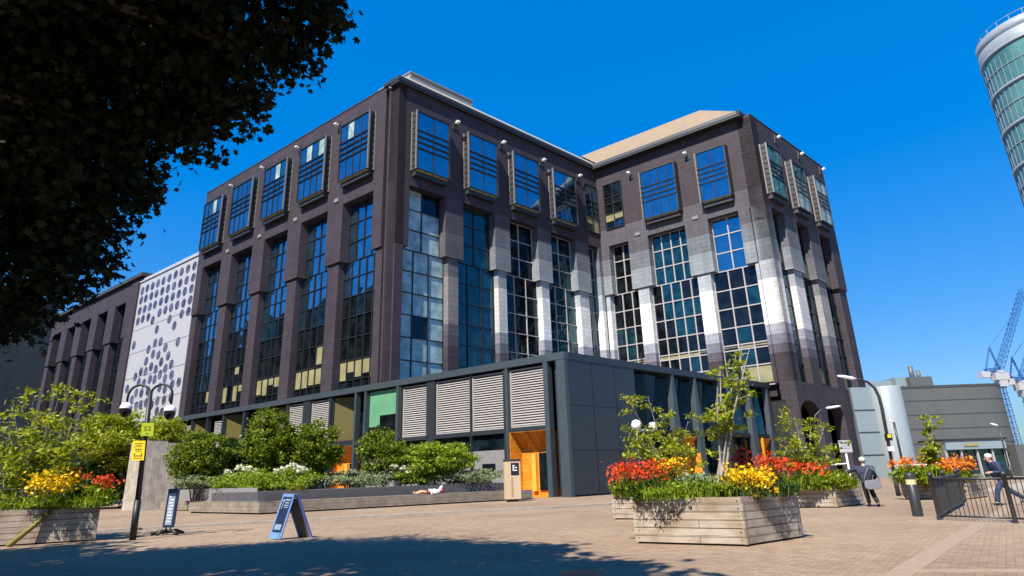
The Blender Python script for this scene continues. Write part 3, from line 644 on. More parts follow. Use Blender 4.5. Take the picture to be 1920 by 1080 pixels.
# round glass tower
tw = thing('glass_tower', 'round green glass tower with a silver crown rising out of the frame', 'tower', (92.7,88.3,0))
M['tower_glass'] = None
def towerglass():
    m, nt, b = newmat('tower_glass'); L = nt.links.new
    uv = N(nt,'ShaderNodeTexCoord'); br = N(nt,'ShaderNodeTexBrick'); br.offset = 0; br.inputs['Scale'].default_value = 1
    no = N(nt,'ShaderNodeTexNoise', Scale=.25, Detail=4.0); L(uv.outputs['Object'], no.inputs['Vector'])
    rp = ramp(nt, [(.3,(.05,.15,.145)),(.7,(.11,.26,.25))]); L(no.outputs['Fac'], rp.inputs[0]); L(rp.outputs[0], b.inputs['Base Color'])
    b.inputs['Roughness'].default_value = .12; b.inputs['Specular IOR Level'].default_value = .9
    return m
M['tower_glass'] = towerglass()
TC = (92.7, 88.3, 0); TR = 7.5
mb = MB(); mb.lathe([(TR,0),(TR,69.8)], 72, TC); mb.build('glass_wall', M['tower_glass'], tw)
mb = MB(); mb.lathe([(TR+.1,69.6),(TR+.1,71.4),(TR+.03,71.45),(TR+.1,71.5),(TR+.1,73.2),(TR-.5,73.4),(0,73.4)], 72, TC); mb.build('crown', M['silver'], tw)
for k in range(11):
    z = 69.3-7.0*k
    mb = MB(); mb.lathe([(TR-.02,z-.22),(TR+.22,z-.22),(TR+.22,z+.22),(TR-.02,z+.22)], 72, TC); mb.build('ring', M['silver'], tw)
mb = MB()
for k in range(48):
    a = 2*math.pi*k/48; p = (TC[0]+(TR+.05)*math.cos(a), TC[1]+(TR+.05)*math.sin(a)); mb.tube([(*p,0),(*p,68)], .05, 4, smooth=False, caps=False)
for k in range(11):
    z = 69.3-7.0*k-3.4; mb.lathe([(TR-.02,z-.06),(TR+.1,z-.06),(TR+.1,z+.06),(TR-.02,z+.06)], 72, TC)
mb.build('glazing_bar', M['silver'], tw)
mb = MB(); mb.lathe([(TR-.3,74.3),(TR-.24,74.36),(TR-.3,74.42),(TR-.36,74.36),(TR-.3,74.3)], 72, TC)
for k in range(24):
    a = 2*math.pi*k/24; p = (TC[0]+(TR-.3)*math.cos(a), TC[1]+(TR-.3)*math.sin(a)); mb.tube([(*p,73.3),(*p,74.36)], .06, 5)
mb.build('handrail', M['silver'], tw)

# luffing cranes
M['crane_blue'] = simple('crane_blue', (.03,.12,.36), .5)
def crane(base, tip, tail, label, s=1):
    t = thing('tower_crane', label, 'crane', (base[0],base[1],0), 0, 'cranes behind the grey hall')
    b = Vector(base); 
    def lattice(mb, a, c, wd, n):
        a = Vector(a); c = Vector(c); d = (c-a); ln = d.length; d.normalize(); px = d.cross(Vector((0,1,0))).normalized(); py = d.cross(px)
        cor = [(px*i+py*j)*wd for i,j in ((-1,-1),(1,-1),(1,1),(-1,1))]
        for q in cor: mb.tube([a+q,c+q*.6], .12*s, 4, smooth=False)
        for k in range(n):
            p0 = a+d*ln*k/n; p1 = a+d*ln*(k+1)/n
            for e in range(4):
                mb.tube([p0+cor[e],p1+cor[(e+1)%4]], .08*s, 4, smooth=False); mb.tube([p0+cor[e],p0+cor[(e+1)%4]], .1*s, 4, smooth=False)
    mb = MB(); lattice(mb, (b.x,b.y,0), b, 1.0*s, 14); mb.build('mast', M['crane_blue'], t)
    mb = MB(); lattice(mb, b+Vector((0,0,4)), tip, 1.1*s, 16); mb.build('jib', M['crane_blue'], t)
    mb = MB(); lattice(mb, b+Vector((0,0,5)), Vector(tail)+Vector((.6,0,1.2)), .7*s, 5); mb.tube([Vector(tail)+Vector((1,0,1)), b+Vector((-1,0,14))], .3*s, 4); mb.tube([b+Vector((-1,0,14)), b+Vector((1,0,4))], .35*s, 4); mb.tube([b+Vector((-1,0,14)), (b+Vector((0,0,4))).lerp(Vector(tip),.75)], .1*s, 4); mb.build('counter_jib', M['crane_blue'], t)
    mb = MB(); x,y,z = tail; mb.box(x-1.6,x+1.6,y-1.2,y+1.2,z-1.6,z+.8); mb.build('counterweight', M['white'], t)
    mb = MB(); x,y,z = base; mb.box(x-2.6,x+2.8,y-1.6,y+1.6,z+.6,z+3.4); mb.box(x-1.2,x+1.2,y-1.7,y+1.7,z+3.4,z+4.4); mb.box(x-1.6,x+1.6,y-1.6,y+1.6,z-2.0,z+.4); mb.build('cab', M['white'], t)
    return t
crane((193.3,240,31.2),(212.8,240,69),(187.4,240,34.6),'left blue luffing crane with raised jib and white cab over the grey hall')
crane((205.5,245,27.5),(226,245,66),(200.4,245,32),'right blue luffing crane partly cut by the picture edge')

# entrance canopy at the foot of the hall
ec = thing('entrance_kiosk', 'low glass entrance kiosk with a dark canopy in front of the grey hall', 'kiosk', (46,62,0))
mb = MB(); mb.box(42.6,49.0,62,66,3.55,3.75); mb.build('canopy', M['metal_grey'], ec)
mb = MB(); mb.box(42.8,48.8,62.1,62.3,2.7,3.5); mb.build('fascia', M['pale_sheet'], ec)
mb = MB(); mb.box(44.6,46.0,62.02,62.09,3.0,3.2); mb.build('sign_strip', simple('faded_sign',(.3,.25,.06),.5), ec)
mb = MB()
for x in (42.8,44.3,45.9,47.4,48.7): mb.box(x,x+.16,62.3,62.5,0,2.7)
mb.build('post', M['frame_light'], ec)
mb = MB(); mb.box(42.9,48.8,62.55,62.6,0,2.7); mb.build('pane', M['glass_teal'], ec)
cbn = thing('site_cabin', 'grey steel cabin with a dark doorway beside the entrance kiosk', 'cabin', (51,62,0))
mb = MB(); mb.box(49.6,52.6,62,66,0,3.0); mb.build('wall', M['grey_sheet'], cbn)
mb = MB(); mb.box(50.6,51.2,61.93,61.99,.1,2.5); mb.build('door', M['black'], cbn)
cb2 = thing('white_cabin', 'white cabin with a small green panel behind the walking man', 'cabin', (55,62,0))
mb = MB(); mb.box(52.9,57.6,62.5,66,0,2.9); mb.build('wall', M['white'], cb2)
mb = MB(); mb.box(53.4,56.4,62.42,62.49,1.2,2.6); mb.build('panel', M['green_blind'], cb2)
# low white fence by the far end of the office
fn_ = thing('low_fence', 'low pale rail fence at the foot of the silver stair tower', 'fence', (36,60,0))
mb = MB()
for z in (.6,1.0,1.4): mb.tube([(33,55,z),(38,59,z),(43.5,62,z)], .035, 6)
for k in range(9):
    f_ = k/8; p = Vector((33,55,0)).lerp(Vector((43.5,62,0)),f_)+Vector((0,.25*math.sin(f_*3.1),0)); mb.tube([p,p+Vector((0,0,1.4))], .04, 6)
mb.build('rail', M['lamp_white'], fn_)
# ------------------------------------------------------------------ bench terrace in front of the podium
def uvp(u,v,z=0): return BP(u,v,z)
bn = thing('timber_bench', 'long low weathered timber bench running along the planted beds', 'bench', BP(4,-10,0))
mb = MB(); mb.box(.9,4.1,-19.2,-2.7,.0,.06,0,None,lambda u,v,z:BP(u+.0,v,z+.0)) if False else None
def ub(mb,u0,u1,v0,v1,z0,z1,mat=0): mb.box(u0,u1,v0,v1,z0,z1,mat,None,BP)
# bench: from the totem along to the left corner, then back
def slab(mb, pts, wd, z0, z1, mat=0):
    pts = [Vector((x,y,0)) for x,y in pts]
    for a,b in zip(pts,pts[1:]):
        t = (b-a).normalized(); n = Vector((-t.y,t.x,0))*wd
        q = [a,b,b+n,a+n]; mb.add([(p.x,p.y,z0) for p in q]+[(p.x,p.y,z1) for p in q],[(0,3,2,1),(4,5,6,7),(0,1,5,4),(1,2,6,5),(2,3,7,6),(3,0,4,7)],mat)
mb = MB(); slab(mb, [(-13.8,33.7),(.95,42.85)], 1.1, .08, .62); mb.build('seat_board', M['timber_bench'], bn)
mb = MB(); slab(mb, [(-19.9,38.2),(-13.82,33.72)], 1.1, .08, .62); mb.build('seat_board', M['timber_bench'], bn)
mb = MB(); slab(mb, [(-13.6,33.95),(.9,42.95)], .9, .0, .08); slab(mb, [(-19.8,38.3),(-13.9,33.95)], .9, 0, .08); mb.build('plinth', M['black'], bn)
be2 = thing('timber_plinth', 'short timber plinth beside the upright timber wall', 'bench', (-23,42,0))
mb = MB(); slab(mb, [(-24.6,43.4),(-19.6,40.2)], .9, .05, .62); mb.build('seat_board', M['timber_bench'], be2)
def bed(name,label,pts,h,mat):
    mb = MB(); mb.prism(pts,0,h); o = mb.build(name, M[mat]); tag(o,label,'planter'); return o
bed('concrete_bed','dark concrete planting bed behind the timber bench',[(-14.6,35.3),(-.6,43.2),(-3.6,45.2),(-18.6,38.2)],1.12,'concrete_dark')
bed('concrete_bed','pale concrete planting bed at the bench corner under white flowers',[(-19.4,39.3),(-14.7,35.4),(-18.8,38.5),(-21.5,41.5)],1.36,'concrete')
bed('concrete_bed','grey concrete bed next to the upright timber wall',[(-25,44.6),(-21,41.6),(-19.5,43.5),(-24,47)],1.3,'concrete')
# the raised back part of the bed, carrying shrubs
tv = thing('timber_wall', 'tall upright timber slab wall behind the black camera post', 'wall', (-27,46,0))
mb = MB(); mb.add([(-28.5,45.4,0),(-26.6,44.2,0),(-25.6,45.0,0),(-27.8,46.6,0),(-28.5,45.4,4.75),(-26.6,44.2,4.75),(-25.6,45.0,4.75),(-27.8,46.6,4.75)],[(0,1,5,4),(1,2,6,5),(2,3,7,6),(3,0,4,7),(4,5,6,7)]); mb.build('slab', M['timber_v'], tv)
mb = MB(); mb.add([(-26.55,44.25,0),(-24.9,45.4,0),(-24.6,47,0),(-25.7,45.9,0),(-26.55,44.25,4.6),(-24.9,45.4,4.6),(-24.6,47,4.6),(-25.7,45.9,4.6)],[(0,1,5,4),(1,2,6,5),(2,3,7,6),(3,0,4,7),(4,5,6,7)]); mb.build('slab', M['timber_v'], tv)

# ------------------------------------------------------------------ timber planters
EL = Vector((-2.14,1.23,0)); ER = Vector((1.83,1.35,0))
def planter(label, Fp, el, er, h=1.0):
    t = thing('timber_planter', label, 'planter', (Fp[0],Fp[1],0), 0, 'timber planters on the plaza')
    nb = 6; bh = (h-.04)/nb
    fn = lambda a,b,z: Vector((0,0,z)) + el*a + er*b
    l1, l2 = el.length, er.length
    tk = .05
    for nm,(a0,a1,b0,b1) in dict(f=(0,1,0,tk/l2), r=(0,tk/l1,tk/l2,1), b=(tk/l1,1,1-tk/l2,1), l=(1-tk/l1,1,tk/l2,1-tk/l2)).items():
        mb = MB()
        for k in range(nb):
            z0 = .04+k*bh; e = rnd.uniform(-.004,.004)
            mb.box(a0,a1,b0+(e if nm=='f' else 0),b1,z0+.004,z0+bh-.004,0,None,fn)
        mb.build('board_side', M['timber'], t, local=True)
    mb = MB(); mb.box(tk/l1,1-tk/l1,tk/l2,1-tk/l2,.0,h-.12,0,None,fn); mb.build('soil', M['soil'], t, local=True)
    mb = MB()
    mb.box(-.012,.03/l1*1.3,-.02/l2,.0,.04,h+.006,0,None,fn); mb.box(-.02/l1,0,-.012,.06/l2,.04,h+.006,0,None,fn)
    mb.build('corner_trim', M['timber'], t, local=True)
    mb = MB()
    for k in range(nb):
        z = .04+(k+.5)*bh
        for s in (.035,.955): mb.box(s-.004,s+.004,-.004,.0,z-.012,z+.012,0,None,fn)
        for s in (.04,): mb.box(-.003,.0,s-.004,s+.004,z-.012,z+.012,0,None,fn)
    mb.build('bolt', M['metal_black'], t, local=True)
    return t
M['soil'] = simple('soil', (.03,.022,.015), .95, 0, .4, 8, .6, 30)
PLANT = []
PLANT.append(planter('largest timber planter in the middle foreground full of yellow and red flowers', (4.82,13.8), EL, ER))
PLANT.append(planter('timber planter half hidden behind the large foreground planter', (5.45,21.35), EL, ER))
PLANT.append(planter('timber planter beside the man with the grey shoulder bag', (12.45,25.0), EL, ER))
PLANT.append(planter('timber planter behind the black bollard and the railing', (19.6,27.7), EL, ER))
a_ = R(-10.8); rot = Matrix.Rotation(a_, 3, 'Z')
er2 = (rot@ER).normalized()*4.2; el2 = (rot@EL)*1.0
PLANT.append(planter('timber planter at the left edge with a leaning mossy stake', tuple((Vector((-13.54,20.47,0))-er2)[:2]), el2, er2, 1.02))
st = MB(); st.tube([(-15.3,19.2,.0),(-14.95,19.62,.55),(-14.7,19.9,.98)], [.075,.07,.06], 8); tag(st.build('leaning_stake', simple('mossy_wood',(.2,.17,.03),.9,0,.4,12)), 'mossy wooden stake leaning on the left timber planter', 'stake')

# ------------------------------------------------------------------ camera post at left
cp_ = thing('camera_post', 'black twin armed post with two white dome cameras and yellow signs', 'post', (-12.2,20.23,0))
mb = MB(); mb.tube([(-12.2,20.23,0),(-12.22,20.23,1.2)], [.1,.1], 14); mb.tube([(-12.22,20.23,1.2),(-12.33,20.23,4.7)], [.085,.07], 14); mb.build('pole', M['metal_black'], cp_)
def arc(c, r, a0, a1, n=10): return [(c[0]+r*math.cos(R(a0+(a1-a0)*i/n)), c[1], c[2]+r*math.sin(R(a0+(a1-a0)*i/n))) for i in range(n+1)]
for s,xc in ((-1,-12.70),(1,-11.95)):
    mb = MB(); p = arc((xc,20.23,4.52), .375, 0 if s<0 else 180, 180 if s<0 else 0); p.append((p[-1][0],20.23,4.28 if s<0 else 4.15)); mb.tube(p, .04, 10); mb.build('arm', M['metal_black'], cp_)
    x,z = p[-1][0], p[-1][2]
    mb = MB(); mb.lathe([(.0,.05),(.05,.04),(.12,.0),(.175,-.08),(.19,-.15),(.19,-.17),(.17,-.17)], 20, (x,20.23,z)); d = mb.build('camera_hood', M['lamp_white'], cp_)
    mb = MB(); mb.lathe([(.172,-.165),(.172,-.28),(.135,-.38),(.07,-.44),(0,-.46)], 20, (x,20.23,z)); mb.build('dome', glass_mat('smoked_dome',(.004,.004,.005),(.5,.5,.55),.08), d)
M['ink'] = simple('sign_ink', (.03,.025,.02), .6, 0, .05)
def signboard(par, name, c, wx, wz, tilt, mat, marks, ink='ink'):
    mb = MB(); fn = lambda x,y,z: (c[0]+x*math.cos(tilt)-z*.06, c[1]+y+x*math.sin(tilt), c[2]+z)
    mb.box(-wx/2,wx/2,-.012,.012,-wz/2,wz/2,0,None,fn); b = mb.build(name, M[mat], par)
    k = MB()
    for (x,z,w,h) in marks: k.box(x-w/2,x+w/2,-.0155,-.0125,z-h/2,z+h/2,0,None,fn)
    k.build('marking', M[ink], b)
signboard(cp_, 'orange_sign', (-12.36,20.11,2.73), .38, .62, .1, 'yellow',
   [(0,.22,.26,.02),(0,.17,.2,.02),(-.02,.12,.24,.02),(0,.04,.22,.03),(0,-.02,.18,.02),(-.11,-.14,.03,.12),(.11,-.14,.03,.12),(0,-.17,.16,.03),(0,-.24,.26,.02)])
signboard(cp_, 'lime_sign', (-12.17,20.12,3.4), .36, .42, .35, 'lime', [(0,.08,.2,.02),(-.07,.0,.025,.12),(.07,0,.025,.12),(0,-.02,.1,.02),(0,-.14,.08,.03)])

# ------------------------------------------------------------------ feather sign and A-board
M['sign_blue'] = simple('sign_navy', (.012,.022,.06), .4, 0, .1)
M['sign_print'] = simple('sign_print', (.24,.3,.42), .5, 0, .25, 9)
fs = thing('banner_sign', 'narrow upright navy banner sign on a black spider base', 'sign', (-12.05,21.93,0))
mb = MB(); fn = lambda x,y,z: (-12.06+x-.0+z*.03, 21.93+y, z)
mb.box(-.2,.2,-.03,.03,.24,1.5,0,None,fn); mb.build('panel', M['sign_blue'], fs, bevel=.02)
mb = MB(); mb.box(-.12,.1,-.036,-.0315,.32,1.36,0,None,fn); mb.build('print', M['sign_print'], fs)
mb = MB()
for i in range(9): mb.box(-.09+(i%2)*.02,.05+(i%3)*.012,-.0395,-.0365,.42+i*.1,.45+i*.1,0,None,fn)
mb.build('lettering', M['lamp_white'], fs)
mb = MB(); mb.tube([(-12.12,21.93,.3),(-12.12,21.93,.08)], .025, 8); mb.tube([(-11.98,21.93,.3),(-11.98,21.93,.08)], .025, 8); mb.build('stem', M['metal_black'], fs)
for dx,dy in ((-.5,-.12),(-.2,-.34),(.45,-.2),(.4,.3),(-.35,.3)):
    mb = MB(); mb.tube([(-12.05,21.93,.1),(-12.05+dx*.5,21.93+dy*.5,.13),(-12.05+dx,21.93+dy,.03)], [.06,.06,.05], 8); mb.build('foot', M['metal_black'], fs)
ab = thing('sandwich_board', 'navy and white sandwich board standing open on the paving', 'sign', (-6.8,18.9,0))
T1, T2 = Vector((-7.03,18.85,1.27)), Vector((-6.6,18.6,1.25)); B1, B2 = Vector((-7.42,18.985,.04)), Vector((-6.97,18.72,.02)); C1, C2 = Vector((-6.65,19.41,.0)), Vector((-6.2,19.15,.0))
def leafboard(a,b,c,d,front):
    nrm = (b-a).cross(c-a).normalized(); nrm = nrm if nrm.y < 0 else -nrm
    fn = lambda s,t,k: (a.lerp(b,s)).lerp(c.lerp(d,s),t) + nrm*k
    mb = MB(); mb.box(0,1,0,1,-.03,0,0,None,fn); return mb, fn
mb, fn = leafboard(T1,T2,B1,B2,True); o = mb.build('panel', M['sign_white_blue'] if 'sign_white_blue' in M else simple('pale_blue_plastic',(.14,.27,.52),.4,0,.1), ab)
mb = MB(); mb.box(.12,.88,.06,.86,.001,.004,0,None,fn); mb.build('poster', M['sign_blue'], o)
mb = MB()
for (s0,s1,t0,t1) in ((.2,.34,.12,.18),(.4,.8,.11,.15),(.24,.3,.2,.3),(.4,.78,.18,.21),(.42,.8,.24,.27),(.2,.28,.3,.33),(.44,.76,.29,.31),(.2,.74,.68,.8)): mb.box(s0,s1,t0,t1,.0045,.006,0,None,fn)
mb.build('lettering', M['sign_print'], o)
mb, fn2 = leafboard(T1+Vector((.04,.05,0)),T2+Vector((.05,.06,0)),C1,C2,True); o2 = mb.build('panel', simple('brown_backing',(.14,.11,.09),.8,0,.3,20), ab)
mb = MB()
for (s0,s1,t0,t1) in ((-.04,.06,0,1),(.94,1.05,0,1)): mb.box(s0,s1,t0,t1,-.034,.02,0,None,fn2)
mb.build('edge_trim', M['sign_edge'] if 'sign_edge' in M else simple('violet_blue_plastic',(.2,.26,.55),.4,0,.15), o2)

# ------------------------------------------------------------------ totem by the orange doorway
tt = thing('totem_sign', 'short timber totem with a black square emblem beside the orange doorway', 'sign', (-.32,39.64,0))
def tb(mb,x0,x1,y0,y1,z0,z1): mb.box(x0,x1,y0,y1,z0,z1,0,None,lambda x,y,z:(-.32+x*.97-y*.2,39.64+y+x*.25,z))
mb = MB(); tb(mb,-.5,.5,0,.5,.16,2.45); mb.build('body', simple('pale_oak',(.55,.42,.26),.6,0,.12,3,0,40,True), tt)
mb = MB(); tb(mb,-.35,.35,.08,.42,0,.16); mb.build('foot', M['black'], tt)
mb = MB(); tb(mb,-.52,.52,-.02,.52,2.45,2.56); mb.build('cap', M['metal_grey'], tt)
mb = MB(); tb(mb,-.12,.4,-.02,-.002,1.6,2.34); e_ = mb.build('emblem', M['metal_black'], tt)
mb = MB(); tb(mb,.0,.06,-.028,-.022,1.85,2.15); tb(mb,.08,.28,-.028,-.022,1.85,1.92); tb(mb,.1,.28,-.028,-.022,2.02,2.08); tb(mb,-.02,.16,-.028,-.022,2.15,2.2); mb.build('lettering', M['lamp_white'], e_)
mb = MB()
for i in range(10): tb(mb,-.12,.0+.04*(i%2),-.012,-.002,.3+i*.12,.36+i*.12)
mb.build('engraved_text', simple('burnt_text',(.3,.2,.1),.7), tt)

# ------------------------------------------------------------------ bollard, railing, lamps, signs
bo = thing('bollard', 'black bollard with a pale reflective ring near the railing', 'bollard', (12.4,19.97,0))
mb = MB(); mb.lathe([(.15,0),(.15,.92),(.14,.93),(.14,1.08)], 20, (12.4,19.97,0)); mb.lathe([(.15,1.1),(.15,1.24),(.12,1.29),(0,1.3)], 20, (12.4,19.97,0)); mb.build('post', M['metal_grey'], bo)
mb = MB(); mb.lathe([(.146,.94),(.146,1.09)], 20, (12.4,19.97,0)); mb.build('band', simple('reflective_band',(.62,.55,.3),.3), bo)
gr = thing('guard_railing', 'grey steel guard railing in front of the walking man', 'railing', (12.1,18.5,0))
def railing(par, a, b, posts=2):
    a = Vector((*a,0)); b = Vector((*b,0)); d = b-a; ln = d.length; d.normalize(); H = 1.12
    mb = MB(); mb.tube([a+Vector((0,0,H)),b+Vector((0,0,H))], .035, 8); mb.tube([a+Vector((0,0,.12)),b+Vector((0,0,.12))], .025, 8)
    n = int(ln/.115)
    for k in range(1,n): p = a+d*ln*k/n; mb.tube([p+Vector((0,0,.12)),p+Vector((0,0,H))], .011, 6, caps=False)
    mb.build('bar_panel', M['metal_grey'], par)
def rpost(par, p, h=1.28):
    mb = MB(); mb.lathe([(.055,0),(.055,h-.08),(.075,h-.07),(.08,h-.03),(.05,h+.02),(0,h+.035)], 14, (p[0],p[1],0)); mb.build('post', M['metal_grey'], par)
RP = [(12.08,18.5),(13.0,16.9),(13.95,15.3)]; RB = [(12.08,18.5),(14.2,21.1),(16.6,23.9),(18.6,26.6)]
for p in RP+RB[1:]: rpost(gr, p)
for seq in (RP,RB):
    for a,b in zip(seq,seq[1:]): railing(gr, a, b)

def lamp(label, base, pts, head, r0=.085, big=True):
    t = thing('street_lamp', label, 'street lamp', (base[0],base[1],0), 0, 'street lamps')
    mb = MB(); mb.tube([(base[0],base[1],0),(base[0],base[1],1.0)], .11, 12); n = len(pts); mb.tube([(base[0],base[1],1.0)]+pts, [r0]+[r0*(1-.5*i/n) for i in range(n)], 12); mb.build('column', M['metal_grey'], t)
    a, b = Vector(head[0]), Vector(head[1]); mb = MB(); mb.tube([a, a.lerp(b,.25), a.lerp(b,.75), b], [.05,.10,.085,.04], 10); mb.build('lamp_head', M['lamp_white'], t)
    return t
lr = lamp('tall grey street lamp with a small orange signal box on its column', (19.27,32.26), [(19.36,32.26,4.4),(19.33,32.26,5.0),(19.2,32.26,5.45),(18.9,32.26,5.78),(18.55,32.26,5.93),(18.2,32.26,5.98)], ((18.3,32.26,5.97),(17.35,32.26,6.17)))
mb = MB(); mb.box(19.12,19.42,32.0,32.16,2.72,3.05); bx_ = mb.build('signal_box', M['metal_black'], lr)
mb = MB(); mb.box(19.18,19.36,31.97,31.998,2.86,3.02); mb.build('display', M['yellow'], bx_)
mb = MB(); mb.box(19.14,19.4,32.02,32.14,2.2,2.42); mb.build('label_plate', M['lamp_white'], lr)
lamp('grey street lamp whose white head shows before the arches', (24.2+-2.4,45), [(21.8,45,4.4),(22.0,45,5.1),(22.5,45,5.5),(23.0,45,5.64)], ((22.9,45,5.62),(24.0,45,5.74)), .07)
lamp('distant thin lamp post before the grey banded hall', (46.9,60), [(46.9,60,4.8)], ((46.9,60,4.75),(46.2,60,5.0)), .06)
lp = lamp('pale slender lamp beside the silver stair tower', (42.4,69), [(42.4,69,6.0)], ((42.4,69,6.0),(41.9,69,6.2)), .12)
sp = thing('direction_sign', 'small white square sign on a white pole before the arches', 'sign', (21.1,40,0))
mb = MB(); mb.tube([(21.1,40,0),(21.1,40,2.5)], .06, 10); mb.build('pole', M['lamp_white'], sp)
mb = MB(); mb.box(20.7,21.5,39.9,39.94,2.35,3.1); b_ = mb.build('sign_plate', M['white'], sp)
mb = MB()
for z in (2.6,2.75,2.9): mb.box(20.82,21.38,39.885,39.898,z,z+.05)
mb.build('lettering', simple('grey_ink',(.3,.3,.32),.6), b_)
mb = MB(); mb.tube([(20.0,40,1.62),(21.05,40,1.66)], .05, 8); mb.build('pointer', M['lamp_white'], sp)
GX = Vector((5.09,26.0,3.47))
gl_ = thing('globe_lamp', 'white globe lamp showing above the shrub before the slate wall', 'street lamp', (7.0,24.5,0))
mb = MB(); mb.tube([(GX.x,GX.y,0),(GX.x,GX.y,GX.z)], .05, 10); mb.build('pole', M['metal_grey'], gl_)
mb = MB(); mb.lathe([(.0,-.24),(.16,-.17),(.22,0),(.16,.17),(0,.23)], 18, tuple(GX)); mb.lathe([(.0,-.2),(.14,-.14),(.19,0),(.14,.14),(0,.19)], 18, (GX.x+.7,GX.y,GX.z-.08)); mb.tube([(GX.x,GX.y,GX.z-.2),(GX.x+.7,GX.y,GX.z-.26)], .03, 8); mb.build('globe', M['lamp_white'], gl_)
CROWN = [(60,600,11.6,.6),(0,610,11.8,.6),(200,500,10.9,.35),(270,370,10.3,.4),(470,200,8.9,.5),(380,260,9.3,.5),(560,110,8.4,.5),(597,50,8.1,.4),(575,15,8.2,.55),(540,-60,8,.8),(500,85,8.4,.65),(430,60,8.5,1.0),(420,170,8.9,.6),(350,140,9,1.15),(330,235,9.4,.65),(240,190,9.6,1.4),(250,300,10,.65),(180,350,10.3,.95),(160,455,10.8,.7),(90,420,11,1.25),(110,520,11.3,.75),(40,540,11.6,.75),(120,240,9.5,1.5),(20,300,10,1.8),(-60,420,11,1.8),(-60,560,11.5,1.0),(0,100,9.3,1.8),(170,60,8.8,1.6),(300,20,8.5,1.3),(420,-60,8,1.2),(200,-100,8.3,1.8),(0,-120,8.5,2.2),(-200,200,9.5,2.6),(-200,-50,8.5,2.4),(590,-10,7.8,.6)]
SHADE1 = [((-10,6.5,10.5),2.6),((-6,5.5,11.5),2.4),((-13,7.5,9.5),2.4),((-5.2,3.5,9.8),2.6),((-8,2,9.5),3.0),((-3.4,4.6,9.6),1.6),((-5.5,0,10),3),((-4.2,1,11),2.6)]
SKYBLOCK = [((1,-2.5,9.6),3.0),((5,-3.5,9.2),3.2),((9.5,-5,9),3.2),((3,-6,11.5),3.4)]  # unseen crown added to block skylight from behind
SHADE2 = [((-13,4,9),3.2),((-17,7,8.5),3.4),((-16.5,11,8),2.6),((-12,1,10),3)]
# ------------------------------------------------------------------ plants
import numpy as np
rs = np.random.RandomState(11)
def at(px, py, Y):
    d = fw + cx*((px-960)/F) - cu*((py-540)/F); t = Y/d.y
    return Vector((d.x*t, d.y*t, CH + d.z*t))
def pxm(Y): return Y*1.03/F            # metres per photo pixel at that distance
LOBED = ([(r*math.cos(R(a))*.5, r*math.sin(R(a))*.5, .06*abs(math.cos(R(a)))) for a,r in ((90,1.05),(66,.5),(42,.9),(18,.45),(-8,.7),(-55,.35),(-90,.42),(-125,.35),(188,.7),(162,.45),(138,.9),(114,.5))], [tuple(range(12))])
OVAL = ([(0,-.5,0),(.24,-.05,.07),(0,.5,-.03),(-.24,-.05,.07)], [(0,1,2),(0,2,3)])
OVALW = ([(0,-.5,0),(.3,-.05,.07),(0,.5,-.03),(-.3,-.05,.07)], [(0,1,2),(0,2,3)])
BLADE = ([(-.02,0,0),(.02,0,0),(.028,.4,.2),(-.028,.4,.2),(.018,.75,.22),(-.018,.75,.22),(0,1,.06)], [(0,1,2,3),(3,2,4,5),(5,4,6)])
STAR = ([(r*math.cos(R(a))*.5, r*math.sin(R(a))*.5, .12*(r>.6)) for a,r in [(36*k, 1 if k%2==0 else .42) for k in range(10)]], [tuple(range(10))])
def leaves(name, C, size, tmpl, mat, parent=None, up=None, spread=1.0, col=None, aim=None, kind=None):
    """many small faces as one mesh; up biases the leaf normals towards +z"""
    n = len(C); C = np.asarray(C, float); T = np.array(tmpl[0]); k = len(T)
    z = rs.normal(size=(n,3))*spread
    if up is not None: z += np.array([0,0,up])
    z /= np.linalg.norm(z,axis=1)[:,None]+1e-9
    y = rs.normal(size=(n,3)) if aim is None else np.asarray(aim,float)
    if aim is not None: z = np.cross(np.cross(y,np.array([0,0,1.])+rs.normal(size=(n,3))*.15),y); z /= np.linalg.norm(z,axis=1)[:,None]+1e-9
    y -= z*(y*z).sum(1)[:,None]; y /= np.linalg.norm(y,axis=1)[:,None]+1e-9
    x = np.cross(y,z)
    s = size*(.65+.7*rs.rand(n)) if np.isscalar(size) else size
    V = C[:,None,:] + s[:,None,None]*(T[None,:,0,None]*x[:,None,:]+T[None,:,1,None]*y[:,None,:]+T[None,:,2,None]*z[:,None,:])
    me = bpy.data.meshes.new(name)
    off = Vector((0,0,0)); q = parent
    while q is not None: off += q.location; q = q.parent
    V = V.reshape(-1,3) - np.array(off)
    nf = len(tmpl[1]); lt = [len(f) for f in tmpl[1]]; base = np.concatenate([np.array(f) for f in tmpl[1]])
    loops = (np.arange(n)[:,None]*k + base[None,:]).ravel()
    me.vertices.add(n*k); me.vertices.foreach_set('co', V.ravel())
    me.loops.add(len(loops)); me.loops.foreach_set('vertex_index', loops.astype(np.int32))
    tot = np.tile(lt, n); me.polygons.add(n*nf); me.polygons.foreach_set('loop_start', np.concatenate([[0],np.cumsum(tot)[:-1]]).astype(np.int32)); me.polygons.foreach_set('loop_total', tot.astype(np.int32))
    me.update(calc_edges=True); me.validate()
    ca = me.color_attributes.new('Col','FLOAT_COLOR','POINT')
    v = rs.rand(n) if col is None else col
    cc = np.ones((n,k,4)); cc[:,:,:3] = v[:,None,None]; ca.data.foreach_set('color', cc.ravel())
    me.materials.append(mat); o = bpy.data.objects.new(name, me); COL.objects.link(o)
    if parent is not None: o.parent = parent
    return o
